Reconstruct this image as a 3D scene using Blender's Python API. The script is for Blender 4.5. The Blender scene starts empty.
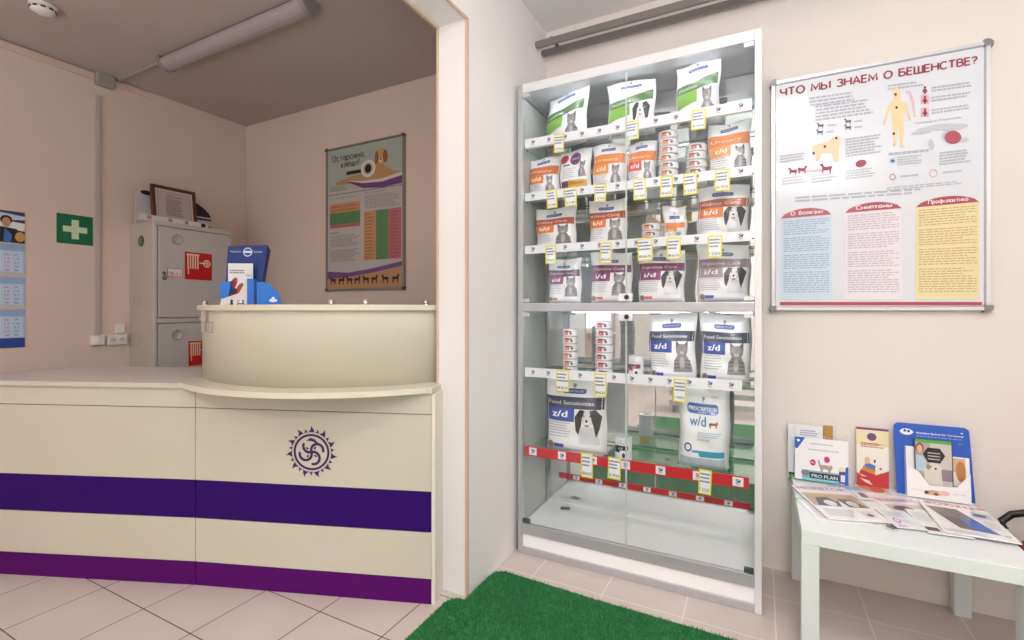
import bpy, bmesh, math, random
from mathutils import Vector, Matrix
random.seed(4)
C = bpy.context.scene.collection
# ------------------------------------------------------------------ camera model / measuring
TH = math.radians(27.3); ST, CT = math.sin(TH), math.cos(TH)
F, HX, HY, EYE = 481.0, 512.0, 310.0, 1.2
def ray(px, py):
    a = (px-HX)/F; b = (HY-py)/F
    return Vector((a*CT-ST, a*ST+CT, b))
def onY(px, py, Y):
    r = ray(px, py); t = Y/r.y; return Vector((r.x*t, Y, EYE+r.z*t))
def onX(px, py, X):
    r = ray(px, py); t = X/r.x; return Vector((X, r.y*t, EYE+r.z*t))
def onZ(px, py, Z):
    r = ray(px, py); t = (Z-EYE)/r.z; return Vector((r.x*t, r.y*t, Z))
# ------------------------------------------------------------------ materials
def lin(h):
    h = h.lstrip('#'); v = [int(h[i:i+2], 16)/255 for i in (0, 2, 4)]
    return tuple((x/12.92 if x <= .04045 else ((x+.055)/1.055)**2.4) for x in v)+(1,)
_M = {}
def mat(h, rough=.6, metal=0., bump=0., bscale=60., var=0., coat=0., emit=0., name=None, vscale=3.):
    key = (h, rough, metal, bump, bscale, var, coat, emit, vscale)
    if key in _M: return _M[key]
    m = bpy.data.materials.new(name or 'mat_'+h.lstrip('#')); m.use_nodes = True
    n = m.node_tree.nodes; l = m.node_tree.links; b = n['Principled BSDF']
    b.inputs['Base Color'].default_value = lin(h); b.inputs['Roughness'].default_value = rough
    b.inputs['Metallic'].default_value = metal
    if coat: b.inputs['Coat Weight'].default_value = coat; b.inputs['Coat Roughness'].default_value = .12
    if emit:
        b.inputs['Emission Color'].default_value = lin(h); b.inputs['Emission Strength'].default_value = emit
    tc = n.new('ShaderNodeTexCoord')
    if var:
        t = n.new('ShaderNodeTexNoise'); t.inputs['Scale'].default_value = vscale; t.inputs['Detail'].default_value = 4
        l.new(tc.outputs['Object'], t.inputs['Vector'])
        r = n.new('ShaderNodeMix'); r.data_type = 'RGBA'
        c = lin(h); r.inputs[6].default_value = tuple(x*(1-var) for x in c[:3])+(1,); r.inputs[7].default_value = tuple(min(1, x*(1+var)) for x in c[:3])+(1,)
        l.new(t.outputs['Fac'], r.inputs[0]); l.new(r.outputs[2], b.inputs['Base Color'])
    if bump:
        t = n.new('ShaderNodeTexNoise'); t.inputs['Scale'].default_value = bscale; t.inputs['Detail'].default_value = 3
        l.new(tc.outputs['Object'], t.inputs['Vector'])
        u = n.new('ShaderNodeBump'); u.inputs['Strength'].default_value = bump; u.inputs['Distance'].default_value = .01
        l.new(t.outputs['Fac'], u.inputs['Height']); l.new(u.outputs['Normal'], b.inputs['Normal'])
    _M[key] = m; return m
def ink(h): return mat(h, .45)
def glass_mat(name, tint, refl=.06):
    m = bpy.data.materials.new(name); m.use_nodes = True
    n = m.node_tree.nodes; l = m.node_tree.links; n.clear()
    o = n.new('ShaderNodeOutputMaterial'); mx = n.new('ShaderNodeMixShader'); t = n.new('ShaderNodeBsdfTransparent'); g = n.new('ShaderNodeBsdfGlossy')
    t.inputs['Color'].default_value = lin(tint); g.inputs['Roughness'].default_value = .02; g.inputs['Color'].default_value = (1, 1, 1, 1)
    lw = n.new('ShaderNodeLayerWeight'); lw.inputs['Blend'].default_value = .12
    mm = n.new('ShaderNodeMath'); mm.operation = 'MULTIPLY_ADD'; mm.inputs[1].default_value = .3; mm.inputs[2].default_value = refl*.4
    l.new(lw.outputs['Fresnel'], mm.inputs[0]); l.new(mm.outputs[0], mx.inputs[0]); l.new(t.outputs[0], mx.inputs[1]); l.new(g.outputs[0], mx.inputs[2]); l.new(mx.outputs[0], o.inputs['Surface'])
    return m
GL = glass_mat('clear_glass', '#fdfefe'); GLS = glass_mat('shelf_glass', '#f8fcfa', .1)
SIDEG = glass_mat('brightened_side_glass', '#e8efec', .06)
_n = SIDEG.node_tree.nodes; _l = SIDEG.node_tree.links; _d = _n.new('ShaderNodeBsdfDiffuse'); _d.inputs[0].default_value = lin('#e4e8e6'); _x = _n.new('ShaderNodeMixShader'); _x.inputs[0].default_value = .55  # white diffuse mixed in brightens the glass like a lit wall behind it
_o = _n['Material Output']; _s = _o.inputs[0].links[0].from_node; _l.new(_s.outputs[0], _x.inputs[1]); _l.new(_d.outputs[0], _x.inputs[2]); _l.new(_x.outputs[0], _o.inputs[0])
GEDGE = mat('#4f8878', .2); MIRROR = mat('#eef0f1', .02, .88)
WHITE = mat('#f2f2f2', .5)
# ------------------------------------------------------------------ text cache
_T = {}
def text_geo(s, bold=0.):
    k = (s, bold)
    if k in _T: return _T[k]
    cu = bpy.data.curves.new('t', 'FONT'); cu.body = s; cu.size = 1; cu.resolution_u = 2; cu.offset = bold
    o = bpy.data.objects.new('t', cu); C.objects.link(o); bpy.context.view_layer.update()
    me = bpy.data.meshes.new_from_object(o)
    vs = [(v.co.x, v.co.y) for v in me.vertices]; fs = [tuple(p.vertices) for p in me.polygons]
    bpy.data.objects.remove(o); bpy.data.curves.remove(cu); bpy.data.meshes.remove(me)
    x0 = min(v[0] for v in vs); x1 = max(v[0] for v in vs)
    _T[k] = (vs, fs, x0, x1); return _T[k]
# stroke alphabet for the Russian headings: (width, polylines) on a unit cap height
def _arc(cx, cy, rx, ry, a0, a1, n=10): return [(cx+rx*math.cos(math.radians(a0+(a1-a0)*i/n)), cy+ry*math.sin(math.radians(a0+(a1-a0)*i/n))) for i in range(n+1)]
def _bowl(y0, y1, w): return [(0, y1), (w*.5, y1)]+_arc(w*.5, (y0+y1)/2, w*.5, (y1-y0)/2, 90, -90, 8)[1:-1]+[(w*.5, y0), (0, y0)]
CYR = {
 'А': (.7, [[(0, 0), (.35, 1), (.7, 0)], [(.13, .33), (.57, .33)]]), 'Б': (.6, [[(.55, 1), (0, 1), (0, 0)], _bowl(0, .56, .6)]), 'В': (.6, [[(0, 0), (0, 1)], _bowl(.53, 1, .55), _bowl(0, .53, .6)]),
 'Г': (.5, [[(0, 0), (0, 1), (.5, 1)]]), 'Д': (.75, [[(.1, 0), (.25, 1), (.6, 1), (.6, 0)], [(0, -.2), (0, 0), (.75, 0), (.75, -.2)]]), 'Е': (.52, [[(.52, 1), (0, 1), (0, 0), (.52, 0)], [(0, .52), (.46, .52)]]),
 'Ж': (.9, [[(0, 1), (.4, .5), (0, 0)], [(.9, 1), (.5, .5), (.9, 0)], [(.45, 0), (.45, 1)]]), 'З': (.55, [_arc(.25, .75, .27, .25, 150, -80), _arc(.25, .27, .3, .27, 90, -150)]), 'И': (.65, [[(0, 1), (0, 0), (.65, 1), (.65, 0)]]),
 'Й': (.65, [[(0, 1), (0, 0), (.65, 1), (.65, 0)], [(.2, 1.2), (.33, 1.13), (.46, 1.2)]]), 'Ю': (.95, [[(0, 0), (0, 1)], [(0, .52), (.25, .52)], _arc(.6, .5, .35, .5, 90, 450, 18)]), 'Х': (.62, [[(0, 0), (.62, 1)], [(0, 1), (.62, 0)]]), 'К': (.6, [[(0, 0), (0, 1)], [(.58, 1), (.06, .5), (.6, 0)]]), 'Л': (.65, [[(0, 0), (.14, .1), (.2, 1), (.65, 1), (.65, 0)]]), 'М': (.8, [[(0, 0), (.02, 1), (.4, .2), (.78, 1), (.8, 0)]]), 'Н': (.65, [[(0, 0), (0, 1)], [(.65, 0), (.65, 1)], [(0, .52), (.65, .52)]]),
 'О': (.78, [_arc(.39, .5, .39, .5, 90, 450, 20)]), 'П': (.65, [[(0, 0), (0, 1), (.65, 1), (.65, 0)]]), 'Р': (.58, [[(0, 0), (0, 1)], _bowl(.45, 1, .58)]), 'С': (.68, [_arc(.38, .5, .38, .5, 45, 315, 16)]),
 'Т': (.64, [[(.32, 0), (.32, 1)], [(0, 1), (.64, 1)]]), 'У': (.62, [[(0, 1), (.33, .35)], [(.62, 1), (.25, .05), (.08, 0)]]), 'Ф': (.8, [[(.4, -.05), (.4, 1.05)], _arc(.4, .52, .4, .33, 90, 450, 18)]), 'Ц': (.68, [[(0, 1), (0, 0), (.68, 0), (.68, -.2)], [(.58, 0), (.58, 1)]]),
 'Ч': (.58, [[(0, 1), (0, .6), (.12, .44), (.58, .44)], [(.58, 0), (.58, 1)]]), 'Ш': (.85, [[(0, 1), (0, 0), (.85, 0), (.85, 1)], [(.425, 0), (.425, 1)]]), 'Щ': (.93, [[(0, 1), (0, 0), (.93, 0), (.93, -.2)], [(.42, 0), (.42, 1)], [(.84, 0), (.84, 1)]]),
 'Ы': (.85, [[(0, 0), (0, 1)], _bowl(0, .55, .52), [(.85, 0), (.85, 1)]]), 'Ь': (.55, [[(0, 0), (0, 1)], _bowl(0, .55, .55)]), 'Э': (.62, [_arc(.27, .5, .35, .5, 135, -135, 14), [(.15, .5), (.6, .5)]]), 'Я': (.6, [[(.6, 0), (.6, 1)], [(.6-x, y) for x, y in _bowl(.45, 1, .58)], [(.3, .45), (0, 0)]]),
 '?': (.5, [_arc(.23, .74, .24, .25, 160, -60)+[(.23, .42), (.23, .28)], [(.17, .05), (.29, .05)]]), '!': (.15, [[(.07, .3), (.07, 1)], [(.01, .05), (.13, .05)]]), ',': (.15, [[(.1, .1), (.02, -.15)]]), '-': (.35, [[(.02, .42), (.33, .42)]]), '1': (.35, [[(0, .78), (.25, 1), (.25, 0)]]), ' ': (.35, []),
 'а': (.5, [_arc(.24, .33, .24, .33, 60, 300, 12), [(.5, 0), (.5, .68)]]), 'е': (.52, [[(.02, .36), (.5, .36)]+_arc(.26, .34, .26, .34, 10, 310, 12)]), 'б': (.52, [_arc(.26, .33, .26, .33, 90, 450, 14), [(.02, .4), (.08, .85), (.48, 1.02)]]), 'р': (.52, [[(0, -.32), (0, .68)], _arc(.27, .34, .25, .34, 150, -150, 12)]), 'ф': (.74, [[(.37, -.32), (.37, 1)], _arc(.37, .34, .37, .34, 90, 450, 16)]), 'у': (.5, [[(0, .68), (.26, .05)], [(.5, .68), (.18, -.3), (.02, -.3)]])}
def cyr_layout(t):
    out = []; x = 0
    for ch in t:
        if ch in CYR: w, pl = CYR[ch]; k = 1
        else: w, pl = CYR.get(ch.upper(), CYR["О"]); k = .68
        out += [[(x+a*k, b*k) for a, b in p] for p in pl]; x += w*k+.2
    return out, x-.2
# ------------------------------------------------------------------ flat artwork, later mapped onto a surface
class Art:
    def __init__(s, tr=None): s.p = []; s.tr = tr or (lambda x, y: (x, y)); s.L = 1
    def add(s, pts, faces, m, L=None): s.p.append(([s.tr(x, y) for x, y in pts], faces, m, (s.L if L is None else L)+(len(s.p) % 40)*.02))
    def poly(s, pts, m, L=None): s.add(pts, [tuple(range(len(pts)))], m, L)
    def rect(s, x0, y0, x1, y1, m, L=None): s.poly([(x0, y0), (x1, y0), (x1, y1), (x0, y1)], m, L)
    def ell(s, cx, cy, rx, ry, m, L=None, n=18, a=0):
        s.poly([(cx+rx*math.cos(t)*math.cos(a)-ry*math.sin(t)*math.sin(a), cy+rx*math.cos(t)*math.sin(a)+ry*math.sin(t)*math.cos(a)) for t in [2*math.pi*i/n for i in range(n)]], m, L)
    def ring(s, cx, cy, r0, r1, m, L=None, a0=0, a1=360, n=40, sx=1, sy=1):
        P = []; Fc = []
        for i in range(n+1):
            t = math.radians(a0+(a1-a0)*i/n)
            P += [(cx+r0*sx*math.cos(t), cy+r0*sy*math.sin(t)), (cx+r1*sx*math.cos(t), cy+r1*sy*math.sin(t))]
        for i in range(n): Fc.append((2*i, 2*i+1, 2*i+3, 2*i+2))
        s.add(P, Fc, m, L)
    def frame(s, x0, y0, x1, y1, w, m, L=None):
        s.rect(x0, y0, x1, y0+w, m, L); s.rect(x0, y1-w, x1, y1, m, L); s.rect(x0, y0, x0+w, y1, m, L); s.rect(x1-w, y0, x1, y1, m, L)
    def text(s, t, x0, y0, x1, y1, h, m, L=None, bold=0.):        # baseline from (x0,y0) to (x1,y1), cap height h (signed)
        if any('\u0400' < ch < '\u0500' for ch in t):
            pls, W_ = cyr_layout(t); hw = .062+bold*3
            for p in pls:
                P = []; N = len(p); cl = N > 8 and math.hypot(p[0][0]-p[-1][0], p[0][1]-p[-1][1]) < .01
                for i, (x, y) in enumerate(p):
                    a_ = p[i-1] if i else (p[-2] if cl else None); c_ = p[i+1] if i < N-1 else (p[1] if cl else None)
                    n1 = n2 = None
                    if a_: d = math.hypot(x-a_[0], y-a_[1]); n1 = (-(y-a_[1])/d, (x-a_[0])/d)
                    if c_: d = math.hypot(c_[0]-x, c_[1]-y); n2 = (-(c_[1]-y)/d, (c_[0]-x)/d)
                    n1 = n1 or n2; n2 = n2 or n1; mx, my = n1[0]+n2[0], n1[1]+n2[1]; q = max(.35, (mx*mx+my*my)/2); mx, my = mx/q*hw, my/q*hw
                    P += [(x+mx, y+my), (x-mx, y-my)]
                s.add([(x0+(x1-x0)*X/W_, y0+(y1-y0)*X/W_+Y*h) for X, Y in P], [(2*i, 2*i+1, 2*i+3, 2*i+2) for i in range(N-1)], m, (s.L+1) if L is None else L)
            return
        vs, fs, a, b = text_geo(t); pts = []
        if bold:
            k = len(vs); vs = vs+[(x+bold*2.2, y+bold*.6) for x, y in vs]; fs = fs+[tuple(i+k for i in f) for f in fs[:]]
        for x, y in vs:
            q = (x-a)/(b-a); pts.append((x0+(x1-x0)*q, y0+(y1-y0)*q+y/.72*h))
        LL = (s.L+1) if L is None else L
        if bold: h2 = len(fs)//2; s.add(pts, fs[:h2], m, LL); s.add(pts, fs[h2:], m, LL+.3)
        else: s.add(pts, fs, m, LL)
    def body(s, x0, y0, x1, y1, n, m, L=None, slope=0., fill=.55, rag=.25):   # paragraph of unreadably small print
        P = []; Fc = []; st = (y1-y0)/n
        for i in range(n):
            y = y0+st*(i+.25); x = x0; end = x1-(x1-x0)*random.random()*rag
            while x < end:
                w = (x1-x0)*random.uniform(.04, .13); e = min(x+w, end)
                d0 = slope*(x-x0); d1 = slope*(e-x0); k = len(P)
                P += [(x, y+d0), (e, y+d1), (e, y+d1+st*fill), (x, y+d0+st*fill)]; Fc.append((k, k+1, k+2, k+3)); x = e+(x1-x0)*.018
        s.add(P, Fc, m, L)
# ------------------------------------------------------------------ mesh builder
class MB:
    def __init__(s): s.v = []; s.f = []; s.m = []; s.sm = []; s.mats = []
    def mi(s, m):
        if m not in s.mats: s.mats.append(m)
        return s.mats.index(m)
    def add(s, vs, fs, m, smooth=False):
        k = len(s.v); s.v += [Vector(v) for v in vs]; i = s.mi(m)
        for f in fs: s.f.append(tuple(k+j for j in f)); s.m.append(i); s.sm.append(smooth)
        return s
    def box(s, x0, y0, z0, x1, y1, z1, m):
        return s.add([(x, y, z) for z in (z0, z1) for y in (y0, y1) for x in (x0, x1)], [(0, 2, 3, 1), (4, 5, 7, 6), (0, 1, 5, 4), (2, 6, 7, 3), (0, 4, 6, 2), (1, 3, 7, 5)], m)
    def prism(s, pts, z0, z1, m, top=None):
        n = len(pts); k = [(x, y, z0) for x, y in pts]+[(x, y, z1) for x, y in pts]
        s.add(k, [tuple(range(n))[::-1]]+[(i, (i+1) % n, n+(i+1) % n, n+i) for i in range(n)], m)
        s.add(k[n:], [tuple(range(n))], top or m); return s
    def prismY(s, pts, y0, y1, m):       # pts in x,z
        n = len(pts); k = [(x, y0, z) for x, z in pts]+[(x, y1, z) for x, z in pts]
        return s.add(k, [tuple(range(n)), tuple(range(n, 2*n))[::-1]]+[((i+1) % n, i, n+i, n+(i+1) % n) for i in range(n)], m)
    def prismX(s, pts, x0, x1, m):       # pts in y,z
        n = len(pts); k = [(x0, y, z) for y, z in pts]+[(x1, y, z) for y, z in pts]
        return s.add(k, [tuple(range(n)), tuple(range(n, 2*n))[::-1]]+[((i+1) % n, i, n+i, n+(i+1) % n) for i in range(n)], m)
    def tube(s, path, r, m, n=10, closed=False):
        P = [Vector(p) for p in path]; vs = []; fs = []; up = Vector((.13, .21, 1)).normalized(); N = len(P)
        for i, p in enumerate(P):
            d = (P[min(i+1, N-1)]-P[max(i-1, 0)]).normalized(); a = d.cross(up).normalized(); b = d.cross(a)
            rr = r[i] if isinstance(r, (list, tuple)) else r
            for j in range(n):
                t = 2*math.pi*j/n; vs.append(p+a*rr*math.cos(t)+b*rr*math.sin(t))
        for i in range(N-1):
            for j in range(n): fs.append((i*n+j, i*n+(j+1) % n, (i+1)*n+(j+1) % n, (i+1)*n+j))
        s.add(vs, fs, m, True); s.add(vs[:n], [tuple(range(n))[::-1]], m); s.add(vs[-n:], [tuple(range(n))], m); return s
    def lathe(s, prof, c, m, n=28, axis='z', smooth=True):
        vs = []; fs = []; k = len(prof)
        for i in range(n):
            t = 2*math.pi*i/n
            for r, h in prof:
                x, y = r*math.cos(t), r*math.sin(t)
                vs.append({'z': (c[0]+x, c[1]+y, c[2]+h), 'y': (c[0]+x, c[1]-h, c[2]+y), 'x': (c[0]+h, c[1]+x, c[2]+y)}[axis])
        for i in range(n):
            for j in range(k-1): fs.append((i*k+j, ((i+1) % n)*k+j, ((i+1) % n)*k+j+1, i*k+j+1))
        return s.add(vs, fs, m, smooth)
    def cyl(s, c, r, h, m, axis='z', n=24, b=.0): return s.lathe([(0, 0), (r, 0), (r, h-b), (max(r-b, 0), h), (0, h)], c, m, n, axis, False)
    def grid(s, fn, nu, nv, m, smooth=True):
        vs = [fn(i/nu, j/nv) for j in range(nv+1) for i in range(nu+1)]
        return s.add(vs, [(j*(nu+1)+i, j*(nu+1)+i+1, (j+1)*(nu+1)+i+1, (j+1)*(nu+1)+i) for j in range(nv) for i in range(nu)], m, smooth)
    def art(s, art, fmap, e=.0006, sub=0, maxlen=.1):
        if sub:
            for pts, fcs, m, L in art.p:
                bm = bmesh.new(); bv = [bm.verts.new((x, y, 0)) for x, y in pts]
                for f in fcs:
                    try: bm.faces.new([bv[i] for i in f])
                    except ValueError: pass
                bmesh.ops.triangulate(bm, faces=bm.faces[:])
                for _ in range(sub):
                    ed = [q for q in bm.edges if q.calc_length() > maxlen]
                    if not ed: break
                    bmesh.ops.subdivide_edges(bm, edges=ed, cuts=1); bmesh.ops.triangulate(bm, faces=bm.faces[:])
                bm.verts.index_update()
                s.add([fmap(v.co.x, v.co.y, e*L) for v in bm.verts], [tuple(v.index for v in f.verts) for f in bm.faces], m, True); bm.free()
        else:
            for pts, fcs, m, L in art.p: s.add([fmap(x, y, e*L) for x, y in pts], fcs, m)
        return s
    def build(s, name, parent=None, org=(0, 0, 0), bevel=0., world=False):
        if world: org = parent.location.copy()
        org = Vector(org); me = bpy.data.meshes.new(name)
        me.from_pydata([tuple(v-org) for v in s.v], [], s.f)
        for m in s.mats: me.materials.append(m)
        me.polygons.foreach_set('material_index', s.m); me.polygons.foreach_set('use_smooth', s.sm); me.update()
        o = bpy.data.objects.new(name, me); C.objects.link(o)
        if parent: o.parent = parent
        else: o.location = org
        if bevel:
            b = o.modifiers.new('b', 'BEVEL'); b.width = bevel; b.segments = 2; b.limit_method = 'ANGLE'; b.angle_limit = .7; b.harden_normals = False
        return o
def tag(o, label, cat, group=None, kind=None):
    o['label'] = label; o['category'] = cat
    if group: o['group'] = group
    if kind: o['kind'] = kind
    return o
def thing(name, label, cat, loc=(0, 0, 0), rz=0, group=None):
    o = bpy.data.objects.new(name, None); C.objects.link(o); o.empty_display_size = .05
    o.location = loc; o.rotation_euler = (0, 0, rz); return tag(o, label, cat, group)
def struct(o): o['kind'] = 'structure'; return o
def vplane(x0, y, z0): return lambda u, v, e: Vector((u-x0 if False else u, y-e, v))
# ------------------------------------------------------------------ THE ROOM
YB, XL, XR, YF, PX, PX2, PY, ZC, ZL = 2.54, -3.80, 2.10, -2.70, -1.09, -1.24, 1.70, 2.79, 2.725
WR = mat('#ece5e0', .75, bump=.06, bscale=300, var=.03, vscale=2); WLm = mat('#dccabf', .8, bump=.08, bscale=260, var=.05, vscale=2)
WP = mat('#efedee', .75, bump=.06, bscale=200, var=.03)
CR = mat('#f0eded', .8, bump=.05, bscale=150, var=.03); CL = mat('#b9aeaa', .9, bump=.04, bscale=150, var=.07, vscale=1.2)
def floor_mat():
    m = bpy.data.materials.new('floor_tiles'); m.use_nodes = True; n = m.node_tree.nodes; l = m.node_tree.links; b = n['Principled BSDF']
    tc = n.new('ShaderNodeTexCoord'); mp = n.new('ShaderNodeMapping'); mp.inputs['Location'].default_value = (-.053+.0012, -1.975+.0012, 0)
    br = n.new('ShaderNodeTexBrick'); br.offset = 0; br.squash = 1
    for k, v in (('Scale', 1), ('Mortar Size', .0022), ('Mortar Smooth', .1), ('Brick Width', .3217), ('Row Height', .312), ('Bias', 0)): br.inputs[k].default_value = v
    l.new(tc.outputs['Object'], mp.inputs['Vector']); l.new(mp.outputs[0], br.inputs['Vector'])
    ns = n.new('ShaderNodeTexNoise'); ns.inputs['Scale'].default_value = 5; ns.inputs['Detail'].default_value = 6; l.new(tc.outputs['Object'], ns.inputs['Vector'])
    c1 = n.new('ShaderNodeMix'); c1.data_type = 'RGBA'; c1.inputs[6].default_value = lin('#c6b8b2'); c1.inputs[7].default_value = lin('#dacdc7'); l.new(ns.outputs['Fac'], c1.inputs[0])
    l.new(c1.outputs[2], br.inputs['Color1']); l.new(c1.outputs[2], br.inputs['Color2'])
    sx = n.new('ShaderNodeSeparateXYZ'); l.new(tc.outputs['Object'], sx.inputs[0])
    gt = n.new('ShaderNodeMath'); gt.operation = 'GREATER_THAN'; gt.inputs[1].default_value = -1.13; l.new(sx.outputs['X'], gt.inputs[0])
    g = n.new('ShaderNodeMix'); g.data_type = 'RGBA'; g.inputs[6].default_value = lin('#3a302e'); g.inputs[7].default_value = lin('#e9e2dc'); l.new(gt.outputs[0], g.inputs[0]); l.new(g.outputs[2], br.inputs['Mortar'])
    l.new(br.outputs['Color'], b.inputs['Base Color']); b.inputs['Roughness'].default_value = .42
    bp = n.new('ShaderNodeBump'); bp.inputs['Strength'].default_value = .3; bp.inputs['Distance'].default_value = .002; bp.invert = True
    l.new(br.outputs['Fac'], bp.inputs['Height']); l.new(bp.outputs[0], b.inputs['Normal']); return m
struct(MB().box(XL-.1, YF-.1, -.1, XR+.1, YB+.1, 0, floor_mat()).build('floor'))
struct(MB().box(PX2+.075, YF, ZC, XR+.1, YB+.1, ZC+.1, CR).build('ceiling'))
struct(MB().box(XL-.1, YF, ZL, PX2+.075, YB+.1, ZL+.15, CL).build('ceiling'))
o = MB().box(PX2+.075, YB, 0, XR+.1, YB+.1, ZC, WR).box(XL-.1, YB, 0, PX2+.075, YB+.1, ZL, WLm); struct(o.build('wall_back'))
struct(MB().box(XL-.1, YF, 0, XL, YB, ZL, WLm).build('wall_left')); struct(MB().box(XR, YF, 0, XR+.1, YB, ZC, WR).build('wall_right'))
# wall behind the photographer, with a window opening in each room
mb = MB(); f0, f1 = YF-.1, YF
mb.box(-1.1, f0, 0, XR, f1, ZC, WR)
mb.box(XL, f0, 0, -3.3, f1, ZC, WLm).box(-2.1, f0, 0, -1.1, f1, ZC, WLm).box(-3.3, f0, 0, -2.1, f1, .85, WLm).box(-3.3, f0, 2.2, -2.1, f1, ZC, WLm)
struct(mb.build('wall_front'))
FRM = mat('#f4f4f2', .35)
for i, (x0, x1, z0, z1) in enumerate(((-3.3, -2.1, .85, 2.2),)):
    mb = MB(); w = .05; ya, yb = YF-.08, YF-.02; xm = (x0+x1)/2
    mb.box(x0, ya, z0, x1, yb, z0+w, FRM).box(x0, ya, z1-w, x1, yb, z1, FRM).box(x0, ya, z0+w, x0+w, yb, z1-w, FRM).box(x1-w, ya, z0+w, x1, yb, z1-w, FRM).box(xm-w/2, ya, z0+w, xm+w/2, yb, z1-w, FRM)
    mb.box(x0-.04, YF-.01, z0-.03, x1+.04, YF+.12, z0, FRM)
    wn = struct(mb.build('window_%d' % (i+1)))
    MB().box(x0+w, YF-.055, z0+w, xm-w/2, YF-.05, z1-w, GL).box(xm+w/2, YF-.055, z0+w, x1-w, YF-.05, z1-w, GL).build('pane', wn)
# partition with a wide opening
mb = MB(); mb.box(PX2, PY, 0, PX, YB, 2.72, WP).box(PX2, YF, 2.42, PX, PY, 2.72, WP).box(PX2+.075, YF, 2.72, PX, YB, ZC, WP)
struct(mb.build('wall_partition'))
TR = mat('#d8bfa8', .6)
struct(MB().box(PX-.006, PY-.006, 0, PX+.003, PY+.012, 2.425, TR).box(PX2-.003, PY-.004, 0, PX2+.008, PY+.01, 2.425, TR)
       .box(PX-.006, YF, 2.414, PX+.003, PY, 2.425, TR).box(PX2-.003, YF, 2.412, PX2+.008, PY, 2.425, TR).build('trim_1'))
# ------------------------------------------------------------------ ceiling and wall services, left room
GREYP = mat('#bdb4b0', .5); GREYB = mat('#9b9a93', .55); PLW = mat('#e6e2de', .4)
a = onX(97, 93, XL); b = onX(97, 334, XL)
tag(MB().box(XL, a.y-.015, b.z, XL+.018, a.y+.012, a.z-.02, GREYP).build('cable_trunking', org=(XL, a.y, b.z), bevel=.002), 'long vertical grey plastic cable trunking running down the left wall beside the green cross sign', 'trunking')
c = onX(103, 81, XL)
tag(MB().box(XL, c.y-.05, c.z-.045, XL+.05, c.y+.05, c.z+.04, GREYB).build('junction_box', org=(XL, c.y, c.z-.045), bevel=.008), 'square grey junction box at the top of the left wall just under the ceiling', 'junction box')
tag(MB().box(XL, -.6, ZL-.05, XL+.016, c.y-.05, ZL-.012, mat('#d9c3b4', .6)).build('cable_trunking', org=(XL, .5, ZL-.05), bevel=.002), 'beige horizontal cable trunking running under the ceiling left of the grey junction box', 'trunking')
tag(MB().box(XL, c.y+.05, ZL-.045, XL+.016, c.y+.25, ZL-.012, mat('#d9c3b4', .6)).build('cable_trunking', org=(XL, c.y+.1, ZL-.05), bevel=.002), 'short beige cable trunking under the ceiling right of the grey junction box', 'trunking')
# sockets
def wallbox(px0, py0, px1, py1, X, d, m): 
    p, q = onX(px0, py1, X), onX(px1, py0, X); return p.y, p.z, q.y, q.z
y0, z0, y1, z1 = wallbox(91.5, 335, 104, 345.5, XL+.02, 0, 0)
t = thing('light_switch', 'small square white surface switch box left of the double socket on the left wall', 'switch', (XL, (y0+y1)/2, z0))
MB().box(XL, y0, z0, XL+.035, y1, z1, PLW).build('housing', t, world=True, bevel=.003); MB().box(XL+.035, y0+.006, z0+.008, XL+.039, (y0+y1)/2, z1-.008, mat('#f4f2f0', .3)).build('rocker', t, world=True)
y0, z0, y1, z1 = wallbox(107, 334, 126, 345, XL+.02, 0, 0)
t = thing('wall_socket', 'double white wall socket on the left wall next to the tall metal cabinet', 'socket', (XL, (y0+y1)/2, z0))
MB().box(XL, y0, z0, XL+.035, y1, z1, PLW).build('housing', t, world=True, bevel=.003)
for k in (.27, .73):
    yy = y0+(y1-y0)*k; zz = (z0+z1)/2
    MB().cyl((XL+.0352, yy, zz), .017, .003, mat('#cfcac5', .4), 'x').cyl((XL+.038, yy-.007, zz), .0028, .001, ink('#222222'), 'x', 10).cyl((XL+.038, yy+.007, zz), .0028, .001, ink('#222222'), 'x', 10).build('socket_face', t, world=True)
y0, z0, y1, z1 = wallbox(115.5, 323.5, 124, 333, XL+.01, 0, 0)
tag(MB().box(XL, y0, z0, XL+.02, y1, z1, PLW).build('cover_plate', org=(XL, y0, z0), bevel=.002), 'tiny pale blank cover plate directly above the double socket', 'cover plate')
# smoke detector
d = onZ(43, 9, ZL-.02)
t = thing('smoke_detector', 'round white smoke detector on the grey ceiling of the left room', 'smoke detector', (d.x, d.y, ZL))
DW = mat('#e4e0dd', .4)
MB().lathe([(0, 0), (.055, 0), (.055, -.012), (.05, -.014), (0, -.014)], (0, 0, 0), DW).build('base', t)
MB().lathe([(.046, -.014), (.05, -.02), (.048, -.034), (.03, -.044), (0, -.046)], (0, 0, 0), DW).build('cap', t)
sl = MB()
for k in range(10):
    aa = k*math.pi/5; sl.box(-.009, -.003, -.03, .009, .003, -.022, ink('#1d1a1a'))
    for v in sl.v[-8:]: x, y = v.x, v.y+.048; v.x = x*math.cos(aa)-y*math.sin(aa); v.y = x*math.sin(aa)+y*math.cos(aa)
sl.build('vent_slot', t)
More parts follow.
